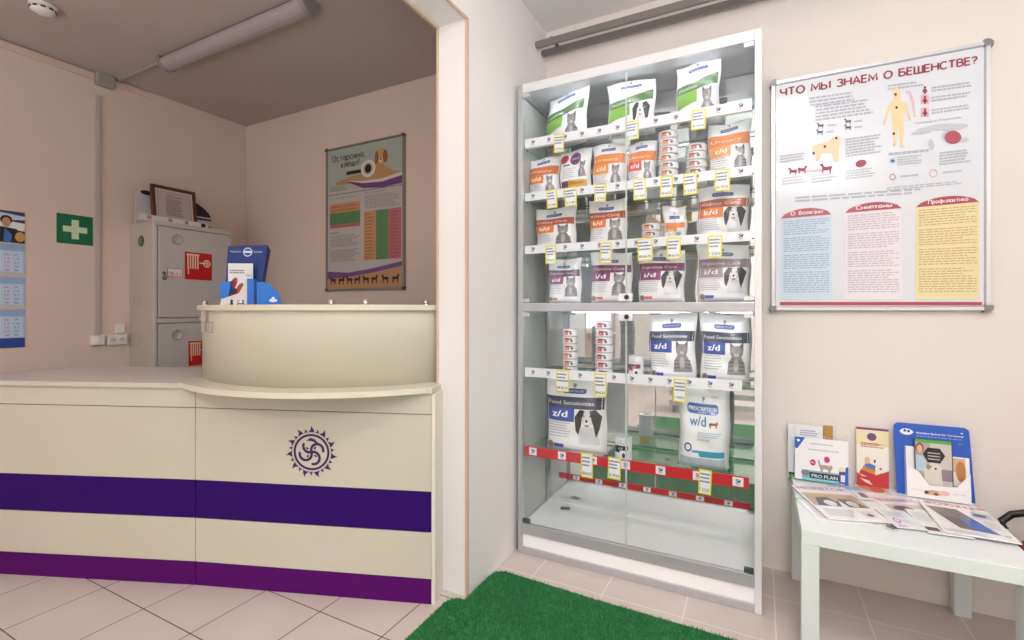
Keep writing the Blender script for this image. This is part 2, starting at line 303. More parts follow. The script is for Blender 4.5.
# fluorescent fitting
FX0, FX1, FY = -3.22, -1.95, 1.64
t = thing('fluorescent_light', 'long unlit fluorescent ceiling light with a frosted cover in the left room', 'ceiling light', ((FX0+FX1)/2, FY, ZL))
MB().box(FX0+.01, FY-.04, ZL-.025, FX1-.01, FY+.04, ZL, mat('#6e6668', .5)).build('housing', t, world=True, bevel=.004)
prof = [(FY+.052*math.cos(q), ZL-.02-.05*math.sin(q)) for q in [math.pi*i/10 for i in range(11)]]
MB().prismX(prof, FX0+.03, FX1-.03, mat('#a69ca2', .25, coat=.3)).build('diffuser', t, world=True)
for x in (FX0, FX1-.03): MB().prismX([(FY+.055*math.cos(q), ZL-.02-.055*math.sin(q)) for q in [math.pi*i/10 for i in range(11)]]+[(FY-.055, ZL), (FY+.055, ZL)], x, x+.03, mat('#8d8587', .5)).build('end_cap', t, world=True)
for x in (-3.0, -2.55, -2.15): MB().box(x-.012, FY+.045, ZL-.03, x+.012, FY+.062, ZL-.008, mat('#5a4a42', .5)).build('clip', t, world=True)
tag(MB().box(XL, FY-.012, ZL-.014, FX0, FY+.012, ZL, mat('#a79c98', .6)).build('cable_trunking', org=(XL, FY, ZL-.014)), 'grey cable trunking across the ceiling from the left wall to the unlit fluorescent light', 'trunking')
tag(MB().box(XL, .42, ZL-.012, -2.2, .45, ZL, mat('#a79c98', .6)).build('cable_trunking', org=(XL, .42, ZL-.012)), 'grey ceiling trunking at the far upper left near the smoke detector', 'trunking')
# green cross sign
p, q = onX(56.4, 242.5, XL), onX(92.7, 214.5, XL)
mb = MB(); GR = mat('#0f6b4c', .4); y0, y1, z0, z1 = p.y, q.y, p.z, p.z+.182
mb.box(XL, y0, z0, XL+.003, y1, z1, GR); cy, cz, s_ = (y0+y1)/2, (z0+z1)/2, .018
CRS = mat('#cfe3bd', .4)
mb.box(XL+.003, cy-.06, cz-s_, XL+.0036, cy+.06, cz+s_, CRS).box(XL+.003, cy-s_, cz-.06, XL+.0037, cy+s_, cz+.06, CRS)
tag(mb.build('first_aid_sign', org=(XL, cy, z0)), 'green square sign with a pale cross on the left wall', 'sign')
# calendar on left wall
ye = onX(24.5, 280, XL).y; cw = .30; y0 = ye-cw
t = thing('wall_calendar', 'three-block wall calendar with a portrait photo at the very left edge of the picture', 'calendar', (XL, y0+cw/2, .985))
def calmap(dx): return lambda u, v, e: Vector((XL+dx+e, y0+u*cw, v))
def calpart(nm, z0, z1, base, art, dx=.004):
    MB().box(XL+.0005, y0, z0, XL+dx, y0+cw, z1, base).art(art, calmap(dx)).build(nm, t, world=True)
A = Art(); A.rect(0, 1.585, 1, 1.762, ink('#2f3f63')); A.poly([(.35, 1.70), (1, 1.72), (1, 1.74), (.35, 1.762)], ink('#c9d3e6'), 2); A.poly([(.45, 1.67), (1, 1.655), (1, 1.70), (.45, 1.715)], ink('#e7e9ee'), 2)
A.poly([(.4, 1.585), (1, 1.585), (.98, 1.63), (.88, 1.665), (.66, 1.672), (.5, 1.63)], ink('#17181f'), 3); A.ell(.74, 1.712, .085, .026, ink('#2a1b14'), 4); A.ell(.74, 1.698, .06, .028, ink('#c58f68'), 5)
A.poly([(.7, 1.59), (.8, 1.585), (.82, 1.63), (.72, 1.665)], ink('#3e6fc2'), 4); A.ell(.93, 1.62, .07, .028, ink('#c79a52'), 4); A.text('2018', .1, 1.75, .3, 1.75, .008, ink('#ffffff'))
calpart('photo_header', 1.585, 1.764, ink('#26345a'), A)
for zb, zt in ((1.41, 1.575), (1.225, 1.385), (1.04, 1.20)):
    A = Art(); A.rect(0, zt-.035, 1, zt, ink('#8fb2dc')); A.rect(.03, zb+.006, .66, zt-.04, ink('#e9edf6'), 2); A.rect(.66, zb+.006, .97, zt-.04, ink('#bfd3ee'), 2)
    for r in range(5):
        for k in range(7):
            A.text(str((r*7+k) % 30+1), .06+k*.13, zb+.012+(4-r)*.022, .13+k*.13, zb+.012+(4-r)*.022, .010, ink('#c05570' if k in (4, 5) else '#5b6f9c'), 3)
    A.text('Август', .35, zt-.027, .65, zt-.027, .016, ink('#27406f'), 3)
    calpart('month_block', zb, zt, ink('#a9c4e6'), A, .006)
for zb in (1.575, 1.385, 1.2):
    mbx = MB()
    for k in range(24): mbx.tube([(XL+.005, y0+.01+k*.012, zb+.013), (XL+.011, y0+.01+k*.012, zb+.004), (XL+.005, y0+.01+k*.012, zb-.005)], .0009, mat('#8f97ad', .5), 5)
    mbx.build('spiral_binding', t, world=True)
MB().box(XL+.0005, y0, .985, XL+.005, y0+cw, 1.04, ink('#27479a')).build('footer', t, world=True)
# ------------------------------------------------------------------ tall grey fire hose cabinet
FXF = -3.493; fy0, fy1, fz1 = 1.707, 2.217, 1.784
SG = mat('#c3c0bf', .45, var=.03); SG2 = mat('#bdb6ae', .5, var=.03)
t = thing('fire_hose_cabinet', 'tall pale grey metal fire hose cabinet with red hose signs against the left wall', 'cabinet', ((XL+FXF)/2, (fy0+fy1)/2, 0))
MB().box(XL, fy0, 0, FXF-.02, fy1, fz1, SG2).box(FXF-.02, fy0, 0, FXF, fy1, .09, SG).box(FXF-.02, fy0, fz1-.03, FXF, fy1, fz1, SG).box(FXF-.02, fy0, .09, FXF, fy0+.018, fz1-.03, SG).box(FXF-.02, fy1-.012, .09, FXF, fy1, fz1-.03, SG).box(FXF-.02, fy0+.018, 1.115, FXF, fy1-.012, 1.145, SG).build('body', t, world=True, bevel=.003)
def fdoor(z0, z1, sgn):
    dd = MB().box(FXF-.018, fy0+.024, z0, FXF+.004, fy1-.018, z1, SG).build('door', t, world=True, bevel=.003)
    cyy, czz = fy0+.135, z1-.075
    MB().lathe([(0, 0), (.036, 0), (.036, .006), (.031, .008), (.028, .004), (0, .003)], (FXF+.004, cyy, czz), mat('#b5b2b0', .4), 26, 'x').build('round_pull', dd, org=t.location)
    mb = MB(); s0, s1, h0, h1 = sgn; RD = ink('#c4141d'); mb.box(FXF+.004, s0, h0, FXF+.0055, s1, h1, RD); A = Art(lambda u, v: (s0+u*(s1-s0), h0+v*(h1-h0)))
    IV = ink('#f1d9b8')
    for k in range(5): A.rect(.08+k*.09, .4, .13+k*.09, .92, IV)
    A.rect(.05, .88, .52, .94, IV); A.rect(.52, .6, .7, .65, IV); A.ring(.8, .62, .1, .14, IV); A.rect(.67, .6, .93, .64, IV); A.rect(.78, .5, .82, .74, IV); A.rect(.1, .2, .14, .42, IV)
    mb.art(A, lambda u, v, e: Vector((FXF+.0055+e, u, v))); mb.build('hose_sign', dd, org=t.location)
    return dd
p = onX(184.5, 280, FXF); q = onX(211.5, 255, FXF)
dd = fdoor(1.15, fz1-.035, (p.y, q.y, p.z+.005, q.z+.005))
p2 = onX(188, 366, FXF); fdoor(.10, 1.11, (p2.y, p2.y+.16, p2.z, p2.z+.17))
k0 = onX(167, 276.5, FXF); k1 = onX(182.5, 270, FXF)
A = Art(); A.rect(k0.y, k0.z, k1.y, k1.z+.008, ink('#b9545c')); A.rect(k0.y+.004, k0.z+.004, k1.y-.004, k1.z+.004, ink('#e8e2e0'), 2); A.text('ПК-1-1', k0.y+.012, k0.z+.009, k1.y-.012, k0.z+.009, .02, ink('#b02530'), 3)
MB().art(A, lambda u, v, e: Vector((FXF+.004+e, u, v))).build('number_plate', dd, org=t.location)
kk = onX(163.5, 273, FXF)
MB().cyl((FXF+.004, kk.y, kk.z), .011, .006, mat('#8a8784', .3, .8), 'x').box(FXF+.01, kk.y-.002, kk.z-.025, FXF+.013, kk.y+.002, kk.z, mat('#55524f', .3, .8)).lathe([(.008, -.002), (.012, -.002), (.012, .001), (.008, .001), (.008, -.002)], (FXF+.012, kk.y+.001, kk.z-.033), mat('#55524f', .3, .8), 14, 'x').build('key', dd, org=t.location)
for (px, py, m) in ((141, 241, '#46523f'), (137, 300, '#aaa49d'), (137, 341, '#aaa49d')):
    cpt = onY(px, py, fy0); mb = MB()
    mb.lathe([(0, .002), (.032, .002), (.034, 0), (.038, 0)] if m == '#46523f' else [(.034, .0), (.036, .003), (.038, 0)], (cpt.x, fy0, cpt.z), mat(m, .5), 26, 'y')
    if m == '#46523f':
        A = Art(); A.ring(cpt.x, cpt.z, .024, .028, ink('#8fae74')); A.text('E', cpt.x-.012, cpt.z-.014, cpt.x+.012, cpt.z-.014, .028, ink('#a9c48a')); mb.art(A, lambda u, v, e: Vector((u, fy0-.002-e, v)))
    mb.build('green_sticker' if m == '#46523f' else 'knockout', t, world=True)
# things on top of it
X_ = -3.60
def lw(px, py, X=X_): return onX(px, py, X)
bl, tr_ = lw(153.5, 219), lw(194, 188)
fl = thing('certificate_frame', 'certificate in a brown wooden frame standing on top of the tall metal cabinet', 'picture frame', (X_, (bl.y+tr_.y)/2, fz1))
fw, fh = (tr_.y-bl.y)/2+.012, .262; WD = mat('#5a2a12', .4, var=.2, vscale=12)
mb = MB()
for (a0, a1, b0, b1) in ((-fw, fw, 0, .022), (-fw, fw, fh-.022, fh), (-fw, -fw+.022, .022, fh-.022), (fw-.022, fw, .022, fh-.022)): mb.box(-.012, a0, b0, .012, a1, b1, WD)
fr = mb.build('frame', fl, bevel=.003)
A = Art(); A.rect(-fw+.022, .022, fw-.022, fh-.022, ink('#cfc4bd')); A.frame(-fw+.034, .036, fw-.034, fh-.036, .004, ink('#7f86a8'), 2); A.rect(-fw+.04, .042, fw-.04, fh-.042, ink('#bdb0b4'), 2)
A.text('СЕРТИФИКАТ', -.05, fh-.075, .05, fh-.075, .012, ink('#9c5040'), 3); A.body(-.055, .06, .055, fh-.085, 9, ink('#86777f'), 3)
MB().art(A, lambda u, v, e: Vector((.004+e, u, v))).build('certificate', fl)
MB().box(-.011, -fw+.02, .02, .003, fw-.02, fh-.02, mat('#4a3a30', .7)).build('backing', fl)
fl.rotation_euler = (0, math.radians(-7), 0); fl.location.x = -3.585
# rounded white board behind the frame
yb0, yb1 = lw(135.5, 200, -3.70).y, lw(211, 200, -3.70).y
pts = []; hb = .235; r = .10
for q in range(13): tt = math.pi/2*q/12; pts.append((yb1-r+r*math.cos(tt), hb-.05-r+r*math.sin(tt)))
for q in range(13): tt = math.pi/2+math.pi/2*q/12; pts.append((yb0+.07+.07*math.cos(tt), hb-.07+.07*math.sin(tt)))
pts += [(yb0, 0), (yb1, 0)]
t = thing('display_board', 'white round-cornered display board with navy patches behind the framed certificate', 'display board', (-3.70, (yb0+yb1)/2, fz1))
A = Art(); NV = ink('#231d33'); A.poly([(yb1-.12, .11), (yb1-.005, .11), (yb1-.02, .14), (yb1-.05, .17), (yb1-.12, .21)], NV); A.rect(yb1-.12, .085, yb1-.002, .098, NV); A.ell(yb0+.06, hb-.025, .035, .016, NV); A.ell(yb1-.02, .03, .02, .02, ink('#8b8188'))
MB().prismX([(a, b+fz1) for a, b in pts], -3.706, -3.694, mat('#c9c6cc', .5)).art(A, lambda u, v, e: Vector((-3.694+e, u, v+fz1)), .0008).build('board', t, world=True)
y0, y1 = lw(139, 218, -3.53).y, lw(208, 226, -3.53).y
mb = MB(); mb.box(-3.53, y0, fz1, -3.526, y1, fz1+.035, mat('#ddd8d8', .4)); A = Art()
for k, cc in ((.13, '#b9929a'), (.42, '#9098b0'), (.66, '#b0808a')): A.rect(y0+(y1-y0)*k-.012, fz1+.008, y0+(y1-y0)*k+.012, fz1+.03, ink(cc))
A.rect(y1-.05, fz1, y1-.02, fz1+.03, ink('#241c33'))
tag(mb.art(A, lambda u, v, e: Vector((-3.526+e, u, v))).box(-3.56, y0, fz1, -3.53, y1, fz1+.004, mat('#ddd8d8', .4)).build('label_strip', org=(-3.53, y0, fz1)), 'narrow white label strip along the top front edge of the tall metal cabinet', 'label strip')
# ------------------------------------------------------------------ poster frames
ALU = mat('#b9b9bd', .3, .75); ALUL = mat('#d4d5da', .3, .6); CORN = mat('#66666a', .4, .3)
def roundframe(t, x0, z0, x1, z1, y, w, dep, m, corner):
    mb = MB(); pr = [(0, 0), (w*.25, dep), (w*.75, dep), (w, dep*.5), (w, 0)]
    cs = [(x0, z0, 1, 1), (x1, z0, -1, 1), (x1, z1, -1, -1), (x0, z1, 1, -1)]; vs = []
    for cx, cz, sx, sz in cs: vs += [(cx+sx*a, y-b, cz+sz*a) for a, b in pr]
    k = len(pr); fs = [(i*k+j, ((i+1) % 4)*k+j, ((i+1) % 4)*k+j+1, i*k+j+1) for i in range(4) for j in range(k-1)]
    mb.add(vs, fs, m).build('frame', t, world=True)
    for cx, cz, sx, sz in cs:
        e = .002
        MB().prismY([(cx-sx*e, cz+sz*w), (cx-sx*e, cz+sz*w*.5), (cx+sx*w*.15, cz+sz*w*.15), (cx+sx*w*.5, cz-sz*e), (cx+sx*w, cz-sz*e), (cx+sx*w*1.0, cz+sz*w), ], y-dep-.002, y, corner).build('corner_cap', t, world=True)
def dogshape(A, cx, cy, s, m, L=None, flip=1):
    P = [(-.9, .15), (-.8, .5), (-.55, .45), (-.1, .35), (.35, .4), (.5, .75), (.65, .95), (.75, .8), (1.05, .65), (1, .5), (.75, .45), (.65, .1), (.62, -.7), (.45, -.7), (.45, -.15), (.0, -.2), (-.35, -.1), (-.5, -.35), (-.42, -.7), (-.6, -.7), (-.7, -.3), (-.72, .05), (-.85, .35)]
    A.poly([(cx+flip*x*s, cy+y*s) for x, y in P], m, L)
# left-room tick poster
YP = YB-.014
p0, p1 = onY(326.5, 291.5, YB-.01), onY(405, 133, YB-.01)
t = thing('information_poster', 'framed tick warning poster with a dog photo on the back wall of the left room', 'poster', ((p0.x+p1.x)/2, YB, p0.z))
t_poster = t
def Q(zx, zy):
    v = onY(300+zx/3.2, 110+zy/3.2, YP); return (v.x, v.z)
xa, za = p0.x+.02, p0.z+.02; xb, zb = p1.x-.02, p1.z-.02
def U(u, v): return (xa+u*(xb-xa), za+v*(zb-za))
mb = MB().box(xa-.01, YP, za-.01, xb+.01, YB, zb+.01, mat('#a9a6a4', .4))
A = Art(); A.rect(xa, za, xb, zb, ink('#b9b5b3')); 
A2 = Art(U); A2.L = 2
A2.rect(0, .70, 1, 1, ink('#a9b2aa')); TAN = ink('#b98f63')
A2.poly([(.12, .765), (.3, .79), (.5, .8), (.62, .86), (.72, .9), (.78, .83), (.9, .78), (.98, .775), (.98, .745), (.6, .735), (.3, .74), (.12, .745)], TAN, 3)
A2.ell(.74, .895, .075, .055, ink('#c59a66'), 4); A2.ell(.79, .89, .03, .045, ink('#8f5d38'), 5); A2.ell(.68, .89, .025, .045, ink('#8f5d38'), 5); A2.ell(.735, .868, .028, .018, ink('#e0c9a8'), 5); A2.ell(.735, .875, .012, .007, ink('#1d1614'), 6)
A2.rect(.27, .805, .5, .83, ink('#33262a'), 5); A2.ring(.57, .825, .075, .095, ink('#dedede'), 7, sy=.62); A2.ell(.57, .825, .075, .047, ink('#c9c0b5'), 6); A2.ell(.57, .825, .045, .032, ink('#17120f'), 8)
A2.poly([(.25, .765), (.5, .735), (.75, .725), (1, .745), (1, .69), (.75, .68), (.5, .695)], ink('#6a3f79'), 4); A2.poly([(.25, .765), (.5, .745), (.75, .742), (1, .765), (1, .742), (.75, .72), (.5, .73)], ink('#cfc9c6'), 5)
A2.text('Осторожно,', .07, .915, .53, .915, .042, ink('#2e3b3a'), 6); A2.text('клещи!', .2, .865, .45, .865, .042, ink('#2e3b3a'), 6)
A2.rect(0, .675, 1, .68, ink('#6e6a6a'), 5)
A2.body(.04, .70, .3, .74, 4, ink('#8f8987'), 4)
A2.text('Что делать', .04, .645, .4, .645, .012, ink('#8f8987'), 4); A2.text('Внимание', .52, .655, .8, .655, .014, ink('#8f8987'), 4)
A2.body(.52, .545, .97, .64, 7, ink('#989391'), 4)
for (a0, b0, a1, b1, cc) in ((.03, .545, .46, .61, '#c0875a'), (.03, .46, .46, .545, '#4c8552'), (.03, .435, .46, .46, '#b0606c'), (.51, .19, .67, .53, '#bd8c5e'), (.67, .19, .83, .53, '#4f8d58'), (.83, .19, .99, .53, '#b8626f')):
    A2.rect(a0, b0, a1, b1, ink(cc), 3); A2.body(a0+.02, b0+.008, a1-.02, b1-.008, max(2, int((b1-b0)*42)), ink('#7a5d48'), 4, fill=.25)
A2.text('ВАЖНО', .04, .395, .16, .395, .012, ink('#3c3838'), 4); A2.body(.04, .30, .45, .385, 6, ink('#989391'), 4); A2.body(.04, .19, .45, .28, 6, ink('#989391'), 4)
A2.poly([(0, .125), (.3, .11), (.6, .13), (1, .17), (1, .14), (.6, .1), (.3, .08), (0, .07)], ink('#6d4a86'), 3); A2.poly([(0, .07), (.3, .08), (.6, .1), (1, .14), (1, 0), (0, 0)], ink('#b98f66'), 3)
for i, u in enumerate((.08, .2, .315, .42, .54, .65, .79, .92)):
    A2.poly([(u+fx*.052*(1 if i % 2 else -1), .055+fy*.036) for fx, fy in [(-.9, .2), (-.5, .45), (.3, .4), (.55, .95), (.75, .8), (1, .6), (.75, .4), (.6, -.8), (.4, -.8), (.4, -.1), (-.3, -.1), (-.45, -.8), (-.65, -.8), (-.7, 0)]], ink('#2b1c17'), 5)
mp = lambda u, v, e: Vector((u, YP-e, v))
mb.art(A, mp).art(A2, mp).build('print', t, world=True)
roundframe(t, p0.x, p0.z, p1.x, p1.z, YB, .020, .022, mat('#93918f', .35, .5), mat('#4c4b4c', .5))
# right-hand rabies poster
YQ = YB-.02
p0, p1 = onY(770, 311.5, YB-.01), onY(991, 40.5, YB-.01)
t = thing('information_poster', 'large framed white rabies poster with blue, pink and yellow text columns on the right wall', 'poster', ((p0.x+p1.x)/2, YB, p0.z))
PAP = mat('#dfe3ec', .3, coat=.7)
def e_(zx, zy): v = onY(760+zx*.2344, 30+zy*.2344, YQ); return (v.x, v.z)
def f_(zx, zy): v = onY(760+zx*.2344, 170+zy*.2344, YQ); return (v.x, v.z)
mb = MB().box(p0.x+.01, YQ, p0.z+.01, p1.x-.01, YB, p1.z-.01, PAP)
E = Art(e_); E.L = 2; TX = ink('#b4b9c6'); RD = ink('#9c3346'); MAR = ink('#a8465c')
def pic(hx): return mat(hx, .3, coat=.4)
MARC = pic('#b13a50')
E.text('ЧТО МЫ ЗНАЕМ О БЕШЕНСТВЕ?', 88, 283, 925, 143, -30, RD, 3, .012)
def bd(A, x0, y0, x1, y1, n, m, sl, **k): A.body(x0, y0, x1, y1, n, m, slope=sl, **k)
bd(E, 210, 285, 430, 330, 3, TX, -.14); bd(E, 235, 322, 505, 392, 5, TX, -.14); bd(E, 545, 232, 700, 260, 2, TX, -.13)
for i, (a0, b0) in enumerate(((258, 410), (255, 438), (375, 392), (375, 418))): dogshape(E, a0, b0, -16, ink('#5b5f73'), 3, 1); bd(E, a0+28, b0-8, a0+70, b0+4, 1, TX, -.12)
SKN = ink('#f3d9a8'); E.ell(583, 268, 17, 22, SKN, 3)
E.poly([(573, 288), (593, 287), (600, 300), (625, 312), (632, 345), (645, 385), (638, 390), (620, 352), (612, 330), (610, 380), (614, 430), (606, 490), (618, 500), (598, 502), (594, 440), (588, 405), (583, 440), (580, 492), (566, 498), (570, 440), (562, 385), (562, 335), (548, 365), (530, 408), (522, 402), (540, 350), (552, 315), (572, 302)], SKN, 3)
for a0, b0 in ((578, 276), (582, 332), (570, 443), (325, 462), (276, 498), (229, 527)): E.ell(a0, b0, 5, 6, ink('#402a33'), 5)
E.poly([(620, 258), (640, 262), (658, 300), (664, 370), (655, 370), (648, 305), (634, 272), (620, 266)], ink('#e9c6cf'), 3)
E.poly([(222, 520), (225, 498), (245, 488), (290, 478), (310, 458), (330, 450), (350, 462), (340, 480), (335, 510), (338, 560), (315, 565), (308, 525), (265, 525), (250, 560), (236, 562), (240, 525)], ink('#f2dfba'), 3)
for a0, b0 in ((703, 255), (703, 297), (703, 350)):
    if b0 > 260: E.rect(a0-17, b0-18, a0+17, b0+20, ink('#e7aebb'), 3)
    E.ell(a0, b0-9, 5, 6, ink('#8b2f45'), 4); E.poly([(a0-5, b0-3), (a0+5, b0-3), (a0+12, b0+10), (a0+5, b0+10), (a0+4, b0+18), (a0-4, b0+18), (a0-5, b0+10), (a0-12, b0+10)], ink('#8b2f45'), 4)
    bd(E, a0+28, b0-14, 915, b0+12, 2, TX, -.14)
E.text('География бешенства', 658, 403, 858, 376, -9, TX, 3)
for (a0, b0, rx, ry) in ((700, 430, 38, 14), (760, 415, 70, 12), (830, 415, 60, 14), (730, 490, 12, 25), (800, 455, 25, 25), (870, 470, 22, 10), (675, 440, 30, 8)): E.ell(a0, b0, rx, ry, ink('#c6ccd6'), 3, a=-.12)
E.ell(822, 459, 36, 28, MARC, 5)
bd(E, 365, 462, 520, 545, 7, TX, -.14); bd(E, 85, 535, 195, 570, 3, TX, -.15); bd(E, 548, 520, 740, 540, 1, TX, -.1); bd(E, 585, 540, 700, 580, 4, TX, -.1); bd(E, 765, 520, 900, 580, 5, TX, -.12)
E.ell(565, 559, 14, 12, ink('#b9cbe6'), 3); E.ell(565, 559, 8, 6, ink('#3e5fa8'), 4); E.ell(738, 537, 14, 12, ink('#d5e0f0'), 3); E.ring(565, 628, 10, 13, MARC, 4); E.ring(738, 612, 14, 17, ink('#dba0ac'), 4)
bd(E, 600, 618, 700, 632, 1, TX, -.1); bd(E, 780, 602, 880, 615, 1, TX, -.1)
E.poly([(120, 604), (300, 590), (300, 600), (120, 614)], ink('#edc9d2'), 3)
dogshape(E, 140, 605, -20, MAR, 4, 1); dogshape(E, 180, 598, -22, MAR, 4, -1); dogshape(E, 283, 594, -28, MAR, 4, 1); E.ell(430, 570, 24, 15, MAR, 4, a=-.3)
bd(E, 95, 628, 200, 664, 3, TX, -.12); bd(E, 220, 618, 335, 655, 3, TX, -.12); bd(E, 365, 598, 490, 640, 4, TX, -.12)
G = Art(f_); G.L = 2
bd(G, 150, 112, 700, 140, 2, TX, -.07); bd(G, 540, 72, 860, 90, 2, TX, -.09)
for (x0, yl, x1, yr, ybl, ybr, bg, tt, lc) in ((88, 208, 305, 190, 552, 552, '#d6e6f6', 'О болезни', '#a9bad4'), (362, 184, 604, 163, 552, 552, '#f0e8f0', 'Симптомы', '#c6bbca'), (664, 160, 934, 136, 551, 551, '#f1e1b0', 'Профилактика', '#c7b37c')):
    G.poly([(x0, yl), (x1, yr), (x1+2, ybr), (x0-2, ybl)], ink(bg), 2)
    n = 14; top = [(x0+(x1-x0)*i/n, yl+(yr-yl)*i/n-36*math.sin(math.pi*i/n)**.55) for i in range(n+1)]
    G.poly([(x0, yl)]+top[1:-1]+[(x1, yr)], MARC, 3)
    G.text(tt, x0+(x1-x0)*.2, yl-10-(yl-yr)*.2, x0+(x1-x0)*.82, yl-10-(yl-yr)*.82, -15, ink('#f4e6ea'), 5, .01)
    # text rows fan with the perspective: interpolate slope row by row
    rows = 34
    for r in range(rows):
        k = (r+.5)/rows
        if r in (7, 15, 23): continue
        la = yl+8+(ybl-30-yl-8)*k; lb = yr+8+(ybr-30-yr-8)*k; x = x0+12; e1 = x1-10-(random.random()*60 if random.random() < .25 else 0)
        while x < e1:
            w = random.uniform(8, 34); e2 = min(x+w, e1); q0 = (x-x0)/(x1-x0); q1 = (e2-x0)/(x1-x0)
            y_a = la+(lb-la)*q0; y_b = la+(lb-la)*q1; G.poly([(x, y_a), (e2, y_b), (e2, y_b+4), (x, y_a+4)], ink(lc), 3); x = e2+5
G.rect(85, 563, 946, 577, MARC, 3)
mp = lambda u, v, e: Vector((u, YQ-e, v))
mb.art(E, mp).art(G, mp).build('print', t, world=True)
roundframe(t, p0.x, p0.z, p1.x, p1.z, YB, .026, .03, ALUL, mat('#85868c', .35, .5))
# ------------------------------------------------------------------ curtain rails
for (yy, zz, lab) in ((2.40, 2.648, 'front grey ceiling curtain rail above the glass cabinet, nearer the room'), (2.485, 2.640, 'rear grey ceiling curtain rail above the glass cabinet, nearer the wall')):
    t = thing('curtain_rail', lab, 'curtain rail', (PX, yy, zz))
    mm = mat('#86817f', .4, .3)
    MB().box(PX+.004, yy-.011, zz-.016, XR-.3, yy+.011, zz+.016, mm).box(PX+.004, yy-.014, zz-.020, XR-.3, yy-.011, zz+.012, mm).build('rail', t, world=True)
    for x in (-1.0, -.1, .8, 1.6): MB().box(x-.008, yy-.008, zz+.0165, x+.008, YB, zz+.022, mm).build('bracket', t, world=True)
    MB().cyl((PX+.0, yy, zz), .017, .008, mm, 'x').build('end_cap', t, world=True)
# ------------------------------------------------------------------ reception counter
O = Vector((-1.18, 1.594)); DU = Vector((-.9412, -.3378)).normalized(); DV = Vector((.3378, -.9412)).normalized()
DU2 = Vector((-.927, -.374)).normalized(); DV2 = Vector((.374, -.927)).normalized()
def K(u, v):
    w = O+DU*u+DV*v; return (w.x, w.y)
J = O+DU*1.073
def K2(u, v):
    w = J+DU2*u+DV2*v; return (w.x, w.y)
CM = mat('#cdcbba', .35, var=.025, coat=.15); CM2 = mat('#d8d5c4', .3, coat=.25, var=.02); PUR = mat('#300568', .65, bump=.05, bscale=400); PUR2 = mat('#560668', .65, bump=.05, bscale=400)
for _p in (PUR, PUR2): _p.node_tree.nodes['Principled BSDF'].inputs['Specular IOR Level'].default_value = .15
WT = mat('#d6cfcd', .3, var=.03)
t = thing('reception_counter', 'cream and purple reception counter with a curved raised screen and purple sun emblem', 'counter', (O.x-.9, O.y-.3, 0))
cnt = t
def panel(Kf, u0, u1, z0, z1, m, nm, th=.018, par=None, v0=0.):
    mb = MB().prism([Kf(u0, v0), Kf(u1, v0), Kf(u1, v0-th), Kf(u0, v0-th)], z0, z1, m); return mb.build(nm, par or t, world=True, bevel=.0012) if par is None else mb.build(nm, par, org=t.location)
U2 = 1.30
for Kf, u0, u1 in ((K, .012, 1.0715), (K2, .0015, U2)):
    panel(Kf, u0, u1, .775, .858, CM, 'apron'); panel(Kf, u0, u1, .459, .772, CM, 'front_panel'); panel(Kf, u0, u1, .294, .457, PUR, 'purple_stripe'); panel(Kf, u0, u1, .103, .292, CM, 'front_panel'); panel(Kf, u0, u1, 0, .101, PUR2, 'kick_plate')
    MB().prism([Kf(u0+.002, -.019), Kf(u1, -.019), Kf(u1, -.03), Kf(u0+.002, -.03)], .001, .857, mat('#8f8a78', .7)).build('backing_board', t, world=True)
MB().prism([K(-.006, .004), K(.010, .004), K(.010, -.45), K(-.006, -.45)], 0, .858, mat('#e6e2d6', .35)).build('end_post', t, world=True, bevel=.002)
# worktop polygon
wl = [K(.004, .012), K(1.073, .014), K2(U2, .014)]; 
pts = wl+[(-3.40, 1.26), K(1.76, -.52), K(1.0, -.56), K(.004, -.56)]
MB().prism(pts, .859, .881, CM, WT).build('worktop', t, world=True, bevel=.002)
MB().prism([K2(U2, 0), (-3.42, 1.24), (-3.40, 1.22), K2(U2-.02, 0)], 0, .858, CM).build('side_panel', t, world=True)
CC = (.58, -.70)
def arc(R, u0, u1, n=44, CC=(.585, -.70)):
    a0 = math.acos(max(-1, min(1, (u0-CC[0])/R))); a1 = math.acos(max(-1, min(1, (u1-CC[0])/R)))
    return [(CC[0]+R*math.cos(a0+(a1-a0)*i/n), CC[1]+R*math.sin(a0+(a1-a0)*i/n)) for i in range(n+1)]
MB().prism([K(u, v) for u, v in arc(.90, .005, 1.17, CC=(.58, -.70))]+[K(1.17, -.2), K(.005, -.2)], .8605, .8845, mat('#e0dcc8', .3, coat=.3)).build('curved_shelf', t, world=True, bevel=.003)
C3 = (.605, -.70); ar = arc(.785, -.005, 1.33, CC=C3); ai = arc(.767, -.005, 1.33, CC=C3)[::-1]
MB().prism([K(u, v) for u, v in ar+ai], .885, 1.198, CM2).build('curved_screen', t, world=True)
for p in t.children:
    if p.name.startswith('curved_screen'):
        for f in p.data.polygons: f.use_smooth = abs(f.normal.z) < .5
at_ = arc(.808, -.008, 1.36, CC=C3)
TOPZ = 1.222
MB().prism([K(u, v) for u, v in at_]+[K(1.2, -.36), K(.0, -.36)], 1.198, TOPZ, mat('#dcd8c2', .3, coat=.3)).build('screen_top', t, world=True, bevel=.002)
MET = mat('#c9c9cc', .22, .9)
def proj_x(w): 
    r = w[0]*CT+w[1]*ST; f = -w[0]*ST+w[1]*CT; return HX+F*r/f
def arc_at(px, R):
    best = min((C3[0]+R*math.cos(math.radians(d/4)) for d in range(60, 660)), key=lambda u: abs(proj_x(K(u, CC[1]+math.sqrt(max(0, R*R-(u-C3[0])**2))))-px)); return K(best, CC[1]+math.sqrt(max(0, R*R-(best-C3[0])**2)))
for px in (205, 241, 331, 365.5, 426):
    x, y = arc_at(px, .775)
    MB().lathe([(0, 0), (.017, 0), (.017, .004), (.012, .006), (.012, .018), (.013, .02), (0, .021)], (x, y, TOPZ), MET, 20).build('metal_stud', t, world=True)
